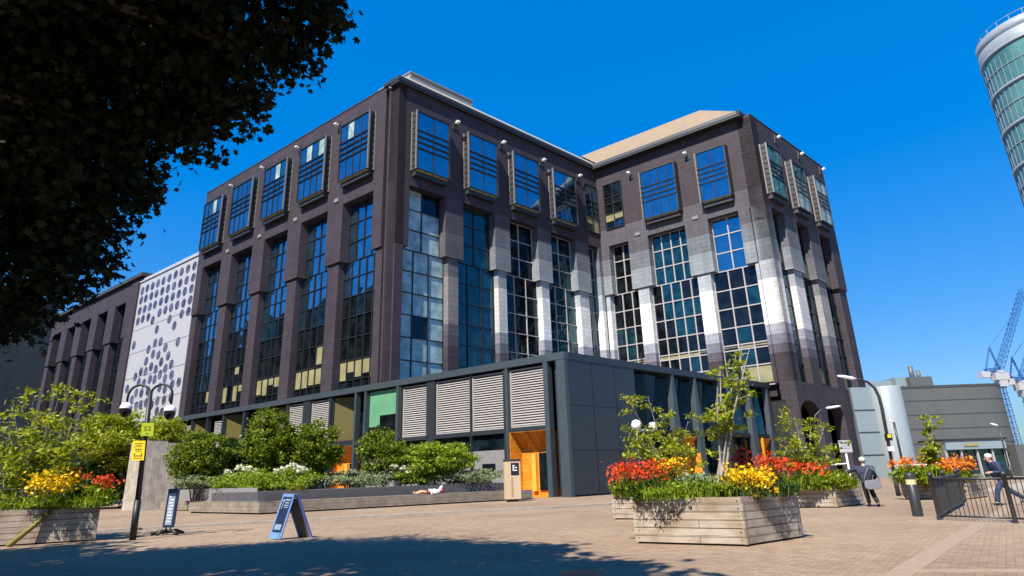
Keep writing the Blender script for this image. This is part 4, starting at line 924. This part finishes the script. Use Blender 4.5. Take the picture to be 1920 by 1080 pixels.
def cloud(c, rad, n, subs, tight=.28, p=.5, flat=0):
    """leaf positions: gaussian clumps scattered through an ellipsoid"""
    c = np.array(c, float); rad = np.array(rad if hasattr(rad,'__len__') else (rad,)*3, float)
    d = rs.normal(size=(subs,3)); d /= np.linalg.norm(d,axis=1)[:,None]; r = rs.rand(subs)**p
    S = d*r[:,None]; w_ = .5+rs.rand(subs); idx = rs.choice(subs, n, p=w_/w_.sum())
    return c + (S[idx] + rs.normal(size=(n,3))*tight*np.array([1,1,.75]))*rad
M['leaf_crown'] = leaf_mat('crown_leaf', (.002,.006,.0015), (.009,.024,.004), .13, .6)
M['leaf_lime'] = leaf_mat('lime_leaf', (.12,.17,.008), (.4,.43,.03), .45)
M['leaf_mid'] = leaf_mat('mid_leaf', (.045,.085,.005), (.23,.29,.014), .38)
M['leaf_dark'] = leaf_mat('dark_leaf', (.015,.04,.006), (.06,.11,.012), .3)
M['leaf_grey'] = leaf_mat('grey_leaf', (.13,.18,.07), (.32,.37,.22), .25)
M['leaf_fresh'] = leaf_mat('fresh_leaf', (.11,.19,.008), (.30,.38,.025), .4)
M['leaf_bronze'] = leaf_mat('bronze_leaf', (.2,.17,.02), (.45,.36,.09), .35)
M['petal_yellow'] = leaf_mat('yellow_petal', (.75,.42,.0), (.9,.62,.01), .2)
M['petal_red'] = leaf_mat('red_petal', (.55,.02,.008), (.8,.12,.02), .25)
M['petal_orange'] = leaf_mat('orange_petal', (.7,.13,.01), (.85,.3,.02), .25)
M['petal_pink'] = leaf_mat('crimson_petal', (.5,.01,.03), (.75,.05,.08), .25)
M['petal_white'] = leaf_mat('white_petal', (.7,.72,.55), (.85,.85,.72), .2)
M['petal_mauve'] = leaf_mat('mauve_petal', (.25,.18,.24), (.45,.36,.42), .2)
M['bark'] = simple('bark', (.12,.10,.08), .9, 0, .4, 6, .6, 20)
M['bark_pale'] = simple('pale_bark', (.3,.27,.24), .85, 0, .3, 8)

# --- the plane tree leaning into the picture, the ones behind that shade the square, and one added to block skylight
def big_tree(label, root, trunk, limbs, blobs, per, leaf, mat, nsub=60):
    t = thing('plane_tree', label, 'tree', root, 0, 'plane trees round the square')
    mb = MB(); mb.tube(trunk, [.42-.24*i/(len(trunk)-1) for i in range(len(trunk))], 14); mb.build('trunk', M['bark'], t)
    for l in limbs:
        mb = MB(); mb.tube(l, [.16-.13*i/(len(l)-1) for i in range(len(l))], 8); mb.build('branch', M['bark'], t)
    P = np.concatenate([cloud(c, r, int(per*(r if np.isscalar(r) else np.mean(r))**2.3), nsub, .2, .45) for c,r in blobs])
    leaves('crown', P, leaf, LOBED, mat, t, up=.7)
    return t
BL = []
for (px,py,Y,r) in CROWN: BL.append((at(px,py,Y), r))
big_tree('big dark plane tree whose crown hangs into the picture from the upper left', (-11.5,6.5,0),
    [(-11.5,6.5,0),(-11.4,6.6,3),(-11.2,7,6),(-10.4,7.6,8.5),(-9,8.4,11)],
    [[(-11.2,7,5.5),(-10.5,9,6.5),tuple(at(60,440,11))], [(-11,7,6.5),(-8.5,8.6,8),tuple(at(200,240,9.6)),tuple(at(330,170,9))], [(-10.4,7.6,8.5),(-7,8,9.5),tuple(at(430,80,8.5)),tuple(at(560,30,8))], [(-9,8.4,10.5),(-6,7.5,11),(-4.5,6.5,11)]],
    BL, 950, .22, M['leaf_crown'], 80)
for lab,root,blobs in (('plane tree behind the photographer shading the middle of the square', (-3.5,-3.0,0), SHADE1), ('plane tree to the left of the photographer outside the picture', (-15,1,0), SHADE2), ('added unseen plane tree blocking skylight behind the photographer on the right hand side', (5,-6,0), SKYBLOCK)):
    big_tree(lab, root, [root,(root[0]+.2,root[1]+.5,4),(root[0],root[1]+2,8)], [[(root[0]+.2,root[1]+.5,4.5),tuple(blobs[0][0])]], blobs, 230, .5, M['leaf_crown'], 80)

# --- dense garden shrubs
def shrub(label, x0, x1, y0, y1, Y, mat, n=3000, leaf=.17, cat='shrub', subs=70, group='shrubs in the planted beds', name='shrub', tight=.17):
    c = at((x0+x1)/2,(y0+y1)/2,Y); rx = (x1-x0)/2*pxm(Y); rz = (y1-y0)/2*pxm(Y)
    b = (c.x, c.y, max(0, c.z-rz-.3))
    t = thing(name, label, cat, b, 0, group)
    mb = MB()
    for k in range(5):
        a = rnd.random()*6.3; mb.tube([(c.x+.12*math.cos(a),c.y+.12*math.sin(a),max(0,c.z-rz-1.0)),(c.x+.3*rx*math.cos(a),c.y+.3*rx*math.sin(a),c.z-rz*.3),(c.x+.6*rx*math.cos(a),c.y+.6*rx*math.sin(a),c.z+rz*.4)], [.05,.035,.015], 6)
    mb.build('stem', M['bark'], t)
    leaves('foliage', cloud(c, (rx*.92, rx*.8, rz*.92), int(n*3.2), int(subs*2.2), tight*.6, .4), leaf*.9, OVALW, mat, t, up=.8)
    return t
shrub('clipped yellow green shrub left of the darker bush in the bed', 313,432,812,905,40.5,M['leaf_mid'],3600,.2)
shrub('very dark shrub between the clipped shrub and the tallest shrub', 405,475,820,895,42.5,M['leaf_dark'],2200,.2)
shrub('tallest upright shrub of the bed before the slatted windows', 455,552,764,900,41,M['leaf_mid'],3800,.22)
shrub('round yellow green shrub before the left orange doorway', 535,642,792,890,41.5,M['leaf_mid'],3600,.2)
shrub('loose fresh green shrub between the left doorway and the wide hedge', 672,757,805,900,42.5,M['leaf_mid'],1700,.24, tight=.22)
shrub('wide low hedge before the pale concrete base wall', 738,892,830,895,43,M['leaf_fresh'],4200,.22)
shrub('broad tree shrub above the upright timber wall', 150,345,772,880,50,M['leaf_lime'],5600,.3)
shrub('dark hedge in shade behind the left timber planter', 130,330,840,945,52,M['leaf_dark'],3200,.34)
for lab,a in (('silver green low mound at the left end of the bed',(335,420,890,916,39.6,M['leaf_grey'],900,.16)),('bright green low mound with white flower heads',(405,600,878,920,39.3,M['leaf_fresh'],2200,.17)),
              ('grey mauve lavender mound below the left doorway',(590,742,882,914,41.8,M['leaf_grey'],1800,.15)),('fresh green low mound in the middle of the bed',(725,835,876,908,42.6,M['leaf_fresh'],1600,.17)),
              ('silver green mound at the right end of the bed by the totem',(822,946,880,908,43,M['leaf_grey'],1700,.14)),('small trailing plant hanging over the pale bed corner',(540,575,905,925,36.8,M['leaf_lime'],250,.14))):
    shrub(lab, *a, cat='bedding plant', group='low plants edging the concrete beds', name='low_plant', subs=40, tight=.2)
def blooms(label, spots, n, size, mat, rad, name='flower_head_cluster', cat='flowers', group=None, up=1.2, tmpl=STAR):
    c0 = at(*spots[0]); t = thing(name, label, cat, (c0.x,c0.y,max(0,c0.z-.5)), 0, group)
    P = np.concatenate([cloud(at(*s), (rad,rad,rad*.6), n, 12, .3, .6) for s in spots])
    leaves('bloom', P, size, tmpl, mat, t, up=up)
    mb = MB()
    for s in spots:
        c = at(*s)
        for k in range(6): mb.tube([(c.x+rnd.uniform(-.2,.2)*rad,c.y+rnd.uniform(-.2,.2)*rad,c.z-.55),(c.x+rnd.uniform(-.8,.8)*rad,c.y+rnd.uniform(-.8,.8)*rad,c.z)], [.012,.008], 5)
    mb.build('stalk', M['leaf_stem'], t)
    return t
M['leaf_stem'] = simple('green_stem', (.09,.14,.02), .7)
blooms('white hydrangea heads left in the bed above the pale corner', [(430,884,39),(448,876,39),(462,880,39),(475,884,39)], 60, .16, M['petal_white'], .3)
blooms('white hydrangea heads before the round shrub', [(535,878,39.3),(548,873,39.3),(560,880,39.3),(520,884,39.3),(570,882,39.3)], 60, .16, M['petal_white'], .3)
blooms('white flower heads before the loose green shrub', [(722,864,41.5),(738,874,41.3),(755,878,41.4),(765,885,41.4)], 40, .15, M['petal_white'], .25)

# --- planter planting: stems, open shrubs, flower clumps
def open_shrub(label, base, tips, n, leaf, mat, group='young trees and shrubs in timber planters', name='planter_shrub', cat='shrub', per=26, sp=.2, bark='bark_pale', r0=.03, tm=OVAL):
    """several thin stems that fork, leaves only along the outer twigs"""
    b = Vector(base); t = thing(name, label, cat, tuple(b), 0, group)
    mb = MB(); P = []
    for tip in tips:
        tip = Vector(tip); mid = b.lerp(tip,.5)+Vector((rnd.uniform(-.12,.12),rnd.uniform(-.12,.12),.12)); q = b+Vector((rnd.uniform(-.1,.1),rnd.uniform(-.1,.1),0))
        mb.tube([q, mid, tip], [r0,r0*.7,r0*.3], 6)
        for k in range(n):
            f_ = rnd.uniform(.22,1.0); o_ = (q.lerp(mid,f_*2) if f_ < .5 else mid.lerp(tip,f_*2-1))
            e = o_+Vector((rnd.gauss(0,sp*1.5),rnd.gauss(0,sp*1.5),rnd.uniform(-.3,1.2)*sp))
            mb.tube([o_,e], [r0*.35,r0*.15], 4, caps=False)
            P.append(np.array(e)+rs.normal(size=(per,3))*np.array([.55,.55,.3])*sp)
    mb.build('stem', M[bark], t)
    leaves('foliage', np.concatenate(P), leaf, tm, mat, t, up=1.1)
    return t
def tips(Y, pts): return [at(x,y,Y+rnd.uniform(-.5,.5)) for x,y in pts]
open_shrub('open many stemmed shrub rising left of the tallest sapling', at(1262,900,21.5), tips(21.5,[(1185,762),(1215,745),(1200,800),(1240,780),(1268,800),(1290,790),(1300,830),(1180,850),(1225,840),(1275,840),(1190,820)]), 9, .16, M['leaf_lime'], per=24, r0=.018, sp=.22)
open_shrub('tall thin sapling with yellowing leaves in the large middle planter', at(1352,905,15.3), tips(15.3,[(1372,700),(1392,645),(1360,760),(1345,725),(1405,655),(1350,690),(1380,665)]), 10, .15, M['leaf_lime'], name='sapling', cat='tree', per=16, sp=.14, r0=.034, tm=LOBED)
open_shrub('spreading open shrub in the planter beside the man with the bag', at(1515,905,26), tips(26,[(1460,765),(1490,780),(1480,830),(1520,790),(1545,800),(1560,830),(1510,840),(1465,815),(1535,850)]), 8, .18, M['leaf_lime'], r0=.02, per=20, sp=.24)
open_shrub('slim columnar sapling in the planter behind the bollard', at(1748,895,28.6), tips(28.6,[(1744,778),(1747,800),(1746,830),(1749,860)]), 16, .18, M['leaf_lime'], name='sapling', cat='tree', per=20, sp=.13)
open_shrub('large open leafy shrub in the left planter', at(70,945,20.6), tips(20.6,[(20,760),(60,745),(110,745),(160,725),(10,800),(90,790),(130,800),(40,840),(140,850),(0,860),(80,860),(110,830)]), 13, .17, M['leaf_lime'], r0=.018, per=22, sp=.28)
open_shrub('second leafy shrub at the picture edge in the left planter', at(10,945,21.2), tips(21.2,[(-30,770),(20,790),(-50,820),(10,850),(60,880),(-10,900)]), 11, .17, M['leaf_mid'], r0=.018, per=20, sp=.28)
def tuft(label, x0, x1, ybase, h, Y, mat, n, name='grassy_clump', cat='plant', lean=.6, bl=None, dep_=.5, group='flowering clumps in timber planters', bush=4.0):
    """arching strap leaves, optionally with flower sprays"""
    c = at((x0+x1)/2, ybase+6, Y); rx = (x1-x0)/2*pxm(Y)
    t = thing(name, label, cat, tuple(c), 0, group)
    C = np.array(c)+np.stack([rs.uniform(-1,1,n)*rx, rs.uniform(-1,1,n)*dep_, np.zeros(n)],1)
    A = np.stack([rs.normal(size=n)*lean, rs.normal(size=n)*lean, np.ones(n)],1)
    leaves('foliage', C, h*(.5+.5*rs.rand(n)), BLADE, mat, t, aim=A)
    Q = cloud(c+Vector((0,0,h*.42)), (rx*1.0, dep_, h*.5), int(n*bush), max(16,int(n/12)), .2, .5)
    leaves('leafy_growth', Q, min(.16,h*.2)*(Y/15)**.5, OVALW, mat, t, up=.7)
    if bl:
        bm_, nb, bs, bh, tm = bl
        D = np.array(c)+np.stack([rs.uniform(-1,1,nb)*rx, rs.uniform(-1,1,nb)*dep_, bh+rs.normal(size=nb)*.11],1)
        P = np.repeat(D, 9, 0)+rs.normal(size=(nb*9,3))*np.array([.075,.075,.06])*(bs/.08)
        leaves('bloom', P, bs, tm, bm_, t, up=.9)
        mb = MB()
        for k in range(0,nb): mb.tube([(c.x+(D[k][0]-c.x)*.8, D[k][1], c.z), tuple(D[k])], .006, 4, caps=False)
        mb.build('stalk', M['leaf_stem'], t)
    return t
Yp = 14.6
tuft('fresh green strap leaves filling the front of the large middle planter', 1215,1400,928,.42,14.5,M['leaf_fresh'],420, bl=None, dep_=.35)
tuft('pale grey green clump in the centre of the large middle planter', 1285,1350,925,.62,15.0,M['leaf_grey'],260, lean=.35)
tuft('bronze grass clump beside the yellow daisies', 1340,1400,926,.55,14.9,M['leaf_bronze'],260, lean=.4)
tuft('yellow daisy clump at the front right of the large middle planter', 1378,1442,926,.3,14.35,M['leaf_dark'],240, 'daisy_clump','flowers', bl=(M['petal_yellow'],150,.085,.40,STAR), dep_=.38)
tuft('smaller yellow daisy clump at the back left of the large middle planter', 1238,1292,922,.5,15.4,M['leaf_fresh'],200, 'daisy_clump','flowers', bl=(M['petal_yellow'],34,.085,.68,STAR), dep_=.3)
tuft('dark leaved clump at the right corner of the large middle planter', 1425,1485,924,.42,14.9,M['leaf_dark'],260, lean=.5)
tuft('scarlet flower sprays at the back right of the large middle planter', 1428,1470,920,.6,15.6,M['leaf_mid'],170, 'montbretia_clump','flowers', bl=(M['petal_red'],42,.085,.72,STAR), dep_=.3)
tuft('crimson flower sprays behind the bronze grass', 1368,1412,915,.55,16.0,M['leaf_mid'],120, 'montbretia_clump','flowers', bl=(M['petal_pink'],14,.085,.82,STAR), dep_=.25)
tuft('scarlet flower mass leaning over the left corner of the large planter', 1165,1250,925,.5,15.4,M['leaf_mid'],330, 'montbretia_clump','flowers', lean=.9, bl=(M['petal_red'],70,.09,.62,STAR), dep_=.35)
tuft('scarlet flowers at the left end of the half hidden planter', 1150,1195,922,.6,22.6,M['leaf_mid'],160, 'montbretia_clump','flowers', bl=(M['petal_red'],30,.13,.75,STAR), dep_=.5)
tuft('leafy trails hanging down the left corner of the large planter', 1190,1245,932,.5,14.85,M['leaf_dark'],200, lean=1.6, dep_=.15)
tuft('red and orange flowers in the planter beside the man with the bag', 1478,1540,912,.7,25.6,M['leaf_fresh'],260, 'montbretia_clump','flowers', bl=(M['petal_red'],40,.14,.85,STAR), dep_=.7)
tuft('yellow green grassy clump in the planter beside the man with the bag', 1525,1590,912,.85,25.6,M['leaf_lime'],360, lean=.5, dep_=.7)
tuft('green strap leaves along the front of the planter beside the man with the bag', 1485,1600,908,.55,25.3,M['leaf_fresh'],320, lean=.6, dep_=.4)
tuft('orange flowers at the left of the planter behind the bollard', 1690,1735,900,.8,28.4,M['leaf_fresh'],220, 'montbretia_clump','flowers', bl=(M['petal_orange'],26,.13,.85,STAR), dep_=.7)
tuft('yellow green clump in the planter behind the bollard', 1720,1780,900,.8,28.3,M['leaf_lime'],340, lean=.4, dep_=.7)
tuft('red and orange flower mass at the right of the planter behind the bollard', 1765,1815,898,.7,28.2,M['leaf_mid'],160, 'montbretia_clump','flowers', bl=(M['petal_orange'],60,.15,.75,STAR), dep_=.6)
tuft('yellow daisy clump in the left planter', 60,122,944,.42,19.9,M['leaf_fresh'],260, 'daisy_clump','flowers', bl=(M['petal_yellow'],60,.12,.72,STAR), dep_=.5)
tuft('scarlet flowers at the right end of the left planter', 165,200,944,.75,20.5,M['leaf_fresh'],200, 'montbretia_clump','flowers', lean=.9, bl=(M['petal_red'],16,.14,.75,STAR), dep_=.4)
tuft('orange flowers behind the yellow daisies in the left planter', 125,145,938,.7,20.7,M['leaf_mid'],100, 'montbretia_clump','flowers', bl=(M['petal_orange'],6,.12,.95,STAR), dep_=.3)
tuft('green strap leaves along the left planter', 0,180,948,.42,20.2,M['leaf_fresh'],520, lean=.7, dep_=.5)
# ------------------------------------------------------------------ people
M['skin'] = simple('skin', (.52,.30,.22), .55, 0, .1, 12); M['skin_tan'] = simple('tanned_skin', (.62,.33,.17), .5, 0, .1, 12)
M['navy'] = simple('navy_cloth', (.018,.026,.055), .8, 0, .25, 9); M['navy2'] = simple('blue_suit_cloth', (.02,.032,.085), .75, 0, .2, 9)
M['trouser'] = simple('black_cloth', (.01,.01,.014), .85, 0, .2, 9); M['white_hair'] = simple('white_hair', (.6,.56,.5), .8, 0, .2, 20)
M['shirt'] = simple('white_cloth', (.75,.73,.7), .8, 0, .1, 9); M['maroon'] = simple('maroon_cloth', (.10,.012,.03), .85, 0, .2, 9)
M['red_hair'] = simple('red_cap', (.5,.02,.02), .7, 0, .2, 9); M['grey_bag'] = simple('grey_canvas', (.14,.14,.17), .8, 0, .2, 9); M['white_bag'] = simple('white_plastic_bag', (.6,.62,.68), .5, 0, .1, 9)
M['shoe'] = simple('shoe_leather', (.02,.012,.008), .4); M['brown_hair'] = simple('grey_hair', (.2,.15,.11), .8, 0, .2, 20); M['eye'] = simple('eye', (.02,.015,.01), .3)
def skin(name, J, E_, mat, parent=None, root=0, sub=2):
    """joints with radii grown into one continuous tapering surface"""
    me = bpy.data.meshes.new(name); ks = list(J); off = Vector((0,0,0)) if parent is None else Vector((0,0,0))
    me.from_pydata([tuple(Vector(J[k][0])) for k in ks], [(ks.index(a),ks.index(b)) for a,b in E_], [])
    o = bpy.data.objects.new(name, me); COL.objects.link(o); me.materials.append(mat)
    sm = o.modifiers.new('skin','SKIN'); sm.use_smooth_shade = True
    for i,k in enumerate(ks):
        r = J[k][1]; r = r if hasattr(r,'__len__') else (r,r); me.skin_vertices[0].data[i].radius = r; me.skin_vertices[0].data[i].use_root = (i == root)
    s = o.modifiers.new('sub','SUBSURF'); s.levels = sub; s.render_levels = sub
    if parent is not None: o.parent = parent
    return o
def ell(c, r, n=14, cut=None):
    mb = MB(); prof = []
    vs = []; 
    for i in range(n+1):
        a = math.pi*i/n
        for j in range(n*2): b = 2*math.pi*j/(n*2); vs.append((c[0]+r[0]*math.sin(a)*math.cos(b), c[1]+r[1]*math.sin(a)*math.sin(b), c[2]+r[2]*math.cos(a)))
    m = n*2; mb.add(vs, [(i*m+j,i*m+(j+1)%m,(i+1)*m+(j+1)%m,(i+1)*m+j) for i in range(n) for j in range(m)], 0, None, None, True); return mb
def person(label, loc, rz, P, mats, sc_=1.0, hair=True):
    """P: joint positions in the figure's own frame (x right, y forward, z up)"""
    W = 1.18
    J = {'pel':(P['pel'],(.15*W,.12)),'belly':(P['belly'],(.155*W,.125)),'chest':(P['chest'],(.165*W,.125)),'neck':(P['neck'],.06),'jaw':(P['jaw'],(.07,.085)),'skull':(P['skull'],(.085,.105)),'crown':(P['crown'],(.06,.07))}
    E_ = [('pel','belly'),('belly','chest'),('chest','neck'),('neck','jaw'),('jaw','skull'),('skull','crown')]
    for s in 'LR':
        J['sh'+s] = (P['sh'+s],.058); J['el'+s] = (P['el'+s],.048); J['wr'+s] = (P['wr'+s],.034)
        h = Vector(P['wr'+s]); d = (h-Vector(P['el'+s])).normalized(); sd_ = d.orthogonal().normalized(); up_ = d.cross(sd_)
        J['pa'+s] = (tuple(h+d*.07),(.042,.022)); E_ += [('chest','sh'+s),('sh'+s,'el'+s),('el'+s,'wr'+s),('wr'+s,'pa'+s)]
        for i,(o_,l) in enumerate(((-.033,.075),(-.011,.088),(.011,.083),(.033,.066))):
            a = h+d*.095+sd_*o_; J['f%d%s'%(i,s)] = (tuple(a+d*l*.5+up_*.008),.0095); J['g%d%s'%(i,s)] = (tuple(a+d*l+up_*.03),.008); E_ += [('pa'+s,'f%d%s'%(i,s)),('f%d%s'%(i,s),'g%d%s'%(i,s))]
        J['t1'+s] = (tuple(h+d*.06-sd_*.055+up_*.012),.011); J['t2'+s] = (tuple(h+d*.1-sd_*.07+up_*.03),.0095); E_ += [('pa'+s,'t1'+s),('t1'+s,'t2'+s)]
        J['hp'+s] = (P['hp'+s],.10); J['kn'+s] = (P['kn'+s],.07); J['an'+s] = (P['an'+s],.045); J['toe'+s] = (P['toe'+s],(.045,.03)); E_ += [('pel','hp'+s),('hp'+s,'kn'+s),('kn'+s,'an'+s),('an'+s,'toe'+s)]
    b = skin('person', J, E_, mats['skin']); b.location = loc; b.rotation_euler = (0,0,rz); b.scale = (sc_,)*3
    tag(b, label, 'person', 'people on the square')
    if 'top' in mats:
        T = {'hem':(P['hem'],(.23*W,.175)),'belly':(P['belly'],(.19*W,.155)),'chest':(tuple(Vector(P['chest'])+Vector((0,0,.03))),(.21*W,.165)),'col':(tuple(Vector(P['chest']).lerp(Vector(P['neck']),.86)),(.085,.085))}
        Q = [('hem','belly'),('belly','chest'),('chest','col')]
        for s in 'LR':
            T['sh'+s] = (P['sh'+s],.115); T['el'+s] = (P['el'+s],.075); T['cf'+s] = (tuple(Vector(P['el'+s]).lerp(Vector(P['wr'+s]),mats.get('sleeve',.92))),.058); Q += [('chest','sh'+s),('sh'+s,'el'+s),('el'+s,'cf'+s)]
        skin('jacket' if mats.get('sleeve',.92) > .5 else 'top', T, Q, mats['top'], b, 1)
    if 'legs' in mats:
        L_ = {'w':(tuple(Vector(P['pel'])+Vector((0,0,.06))),(.165*W,.135)),'pel':(P['pel'],(.17*W,.14))}; Q = [('w','pel')]
        for s in 'LR':
            L_['hp'+s] = (P['hp'+s],.122); L_['kn'+s] = (tuple(Vector(P['hp'+s]).lerp(Vector(P['kn'+s]),mats.get('leg',1))),.092); Q += [('pel','hp'+s),('hp'+s,'kn'+s)]
            if mats.get('leg',1) >= 1: L_['an'+s] = (tuple(Vector(P['kn'+s]).lerp(Vector(P['an'+s]),1.0)),.08); Q += [('kn'+s,'an'+s)]
        skin('trousers' if mats.get('leg',1) >= 1 else 'shorts', L_, Q, mats['legs'], b, 1)
    if mats.get('shoe',True):
        for s in 'LR':
            a, t_ = Vector(P['an'+s]), Vector(P['toe'+s]); skin('shoe', {'h':(tuple(a+(a-t_)*.25+Vector((0,0,-.03))),(.05,.045)),'m':(tuple(a.lerp(t_,.5)),(.055,.045)),'t':(tuple(t_+(t_-a)*.12),(.045,.035))}, [('h','m'),('m','t')], M['shoe'], b, 1)
    f_ = Vector(P['face']).normalized(); sk = Vector(P['skull']); upv = (Vector(P['crown'])-Vector(P['jaw'])).normalized(); rt = f_.cross(upv).normalized()
    for s in (-1,1):
        o = ell(tuple(sk+f_*.098+rt*s*.034-upv*.005),(.013,.013,.011),6).build('eye', M['eye'], b, local=True)
        o = ell(tuple(sk+rt*s*.095-upv*.02),(.02,.025,.034),6).build('ear', mats['skin'], b, local=True)
    skin('nose', {'a':(tuple(sk+f_*.1),.012),'b':(tuple(sk+f_*.128-upv*.045),.016)}, [('a','b')], mats['skin'], b, 0, 1)
    skin('mouth', {'a':(tuple(sk+f_*.095-upv*.085-rt*.022),.006),'b':(tuple(sk+f_*.1-upv*.085+rt*.022),.006)}, [('a','b')], M['maroon'], b, 0, 1)
    if 'hair' in mats:
        ell(tuple(sk-f_*.028+upv*.04),(.112,.122,.105),10).build('hair', mats['hair'], b, local=True)
    return b
STAND = dict(pel=(0,0,.93),belly=(0,.01,1.1),chest=(0,0,1.32),neck=(0,.02,1.5),jaw=(0,.04,1.58),skull=(0,.03,1.68),crown=(0,.02,1.76),face=(0,1,0),hem=(0,0,.86),
   shL=(-.24,0,1.42),shR=(.24,0,1.42),elL=(-.3,-.03,1.13),elR=(.3,-.03,1.13),wrL=(-.3,.08,.88),wrR=(.3,.08,.88),
   hpL=(-.11,0,.88),hpR=(.11,0,.88),knL=(-.12,.03,.49),knR=(.12,.03,.49),anL=(-.12,0,.09),anR=(.12,0,.09),toeL=(-.13,.15,.035),toeR=(.13,.15,.035))
p1 = dict(STAND); p1.update(shL=(-.27,0,1.4),elL=(-.5,.1,1.3),wrL=(-.72,.22,1.18),shR=(.27,0,1.4),elR=(.36,.02,1.12),wrR=(.3,.2,.98),hem=(.02,-.02,.8),
   knL=(-.06,.06,.49),anL=(-.02,.12,.09),toeL=(-.04,.27,.04),knR=(.14,.1,.5),anR=(.24,-.12,.12),toeR=(.27,.02,.04),face=(.25,1,0))
m1 = person('person with white hair in a navy jacket seen from behind with one arm out', (13.75,24.95,0), R(-20), p1, dict(skin=M['skin'],top=M['navy'],legs=M['trouser'],hair=M['white_hair']), 1.03)
Mx = Matrix.Translation((13.75,24.95,0))@Matrix.Rotation(R(-20),4,'Z')
def put(mb_fn): return lambda x,y,z: tuple(Mx@Vector((x,y,z)))
sb = thing('shoulder_bag', 'grey canvas shoulder bag with a long strap worn by the white haired person', 'bag', tuple(Mx@Vector((.25,-.2,.8))))
mb = MB(); o = mb; W_ = put(0)
mb.add([(-.12,-.28,.98),(.44,-.24,1.02),(.47,-.26,.72),(.4,-.3,.66),(-.06,-.34,.64),(-.14,-.33,.74),(-.1,-.2,.98),(.42,-.14,1.02),(.45,-.12,.72),(.38,-.14,.66),(-.04,-.2,.64),(-.12,-.2,.74)],
       [tuple(range(6)),tuple(range(6,12))[::-1]]+[(i,(i+1)%6,6+(i+1)%6,6+i) for i in range(6)],0,None,W_); mb.build('pouch', M['grey_bag'], sb, bevel=.03)
mb = MB(); mb.tube([W_(-.1,-.27,.97),W_(-.02,-.21,1.2),W_(.1,-.15,1.42),W_(.17,0,1.5)], .022, 6); mb.tube([W_(.42,-.2,1.0),W_(.36,-.17,1.3),W_(.2,-.05,1.5)], .02, 6); mb.build('strap', M['grey_bag'], sb)
cb_ = thing('carrier_bag', 'white carrier bag hanging from the outstretched hand before the planter', 'bag', tuple(Mx@Vector((-.8,.25,.8))))
mb = MB(); mb.add([(-.92,.2,1.02),(-.68,.2,1.02),(-.62,.16,.66),(-.98,.16,.64),(-.92,.3,1.02),(-.68,.3,1.02),(-.62,.34,.66),(-.98,.34,.64)],[(0,1,2,3),(4,7,6,5),(0,4,5,1),(1,5,6,2),(2,6,7,3),(3,7,4,0)],0,None,W_); mb.build('sack', M['white_bag'], cb_, bevel=.03)
mb = MB(); mb.tube([W_(-.88,.25,1.01),W_(-.8,.26,1.14),W_(-.72,.25,1.01)], .012, 6); mb.build('handle', M['white_bag'], cb_)
p2 = dict(STAND); p2.update(chest=(0,.12,1.33),neck=(0,.2,1.5),jaw=(0,.27,1.56),skull=(0,.27,1.66),crown=(0,.25,1.75),belly=(0,.05,1.1),shL=(-.24,.13,1.42),shR=(.24,.13,1.42),
   elL=(-.3,.12,1.14),wrL=(-.16,.36,1.14),elR=(.3,-.02,1.14),wrR=(.28,.14,.95),hem=(0,-.02,.86),face=(0,1,-.25),
   knL=(-.11,.28,.52),anL=(-.11,.36,.09),toeL=(-.11,.51,.05),knR=(.11,-.22,.52),anR=(.11,-.66,.22),toeR=(.11,-.55,.08))
person('person in a navy suit striding left behind the guard railing', (17.95,23.5,0), R(82), p2, dict(skin=M['skin'],top=M['navy2'],legs=M['navy2'],hair=M['white_hair']), 1.02)
person('person in dark clothes cut by the right edge of the picture', (22.2,27.0,0), R(100), dict(STAND), dict(skin=M['skin'],top=M['trouser'],legs=M['trouser'],hair=M['brown_hair']), 1.0)
# reclining figure on the bench: x across the body, y towards the feet... laid out along the bench
lie = {}
def lay(x, along, z): return (along, x, z)
lie.update(pel=lay(0,0,.12),belly=lay(0,.17,.13),chest=lay(0,.38,.14),neck=lay(0,.56,.16),jaw=lay(0,.65,.2),skull=lay(0,.74,.2),crown=lay(0,.83,.2),face=(-.1,0,1),hem=lay(0,.05,.12),
   shL=lay(.24,.48,.13),shR=lay(-.24,.48,.14),elL=lay(.38,.62,.2),wrL=lay(.25,.8,.16),elR=lay(-.3,.62,.42),wrR=lay(-.1,.78,.36),
   hpL=lay(.1,-.05,.11),hpR=lay(-.1,-.05,.11),knL=lay(.12,-.46,.2),knR=lay(-.12,-.46,.16),anL=lay(.12,-.88,.07),anR=lay(-.1,-.9,.07),toeL=lay(.13,-.95,.2),toeR=lay(-.1,-.97,.2))
dirb = math.atan2(9.15,14.75)
person('person sunbathing flat on the timber bench in maroon shorts and a red cap', (-5.55,39.35,.6), dirb, lie, dict(skin=M['skin_tan'],top=M['shirt'],legs=M['maroon'],hair=M['red_hair'],sleeve=.2,leg=.55,shoe=False), 1.1)
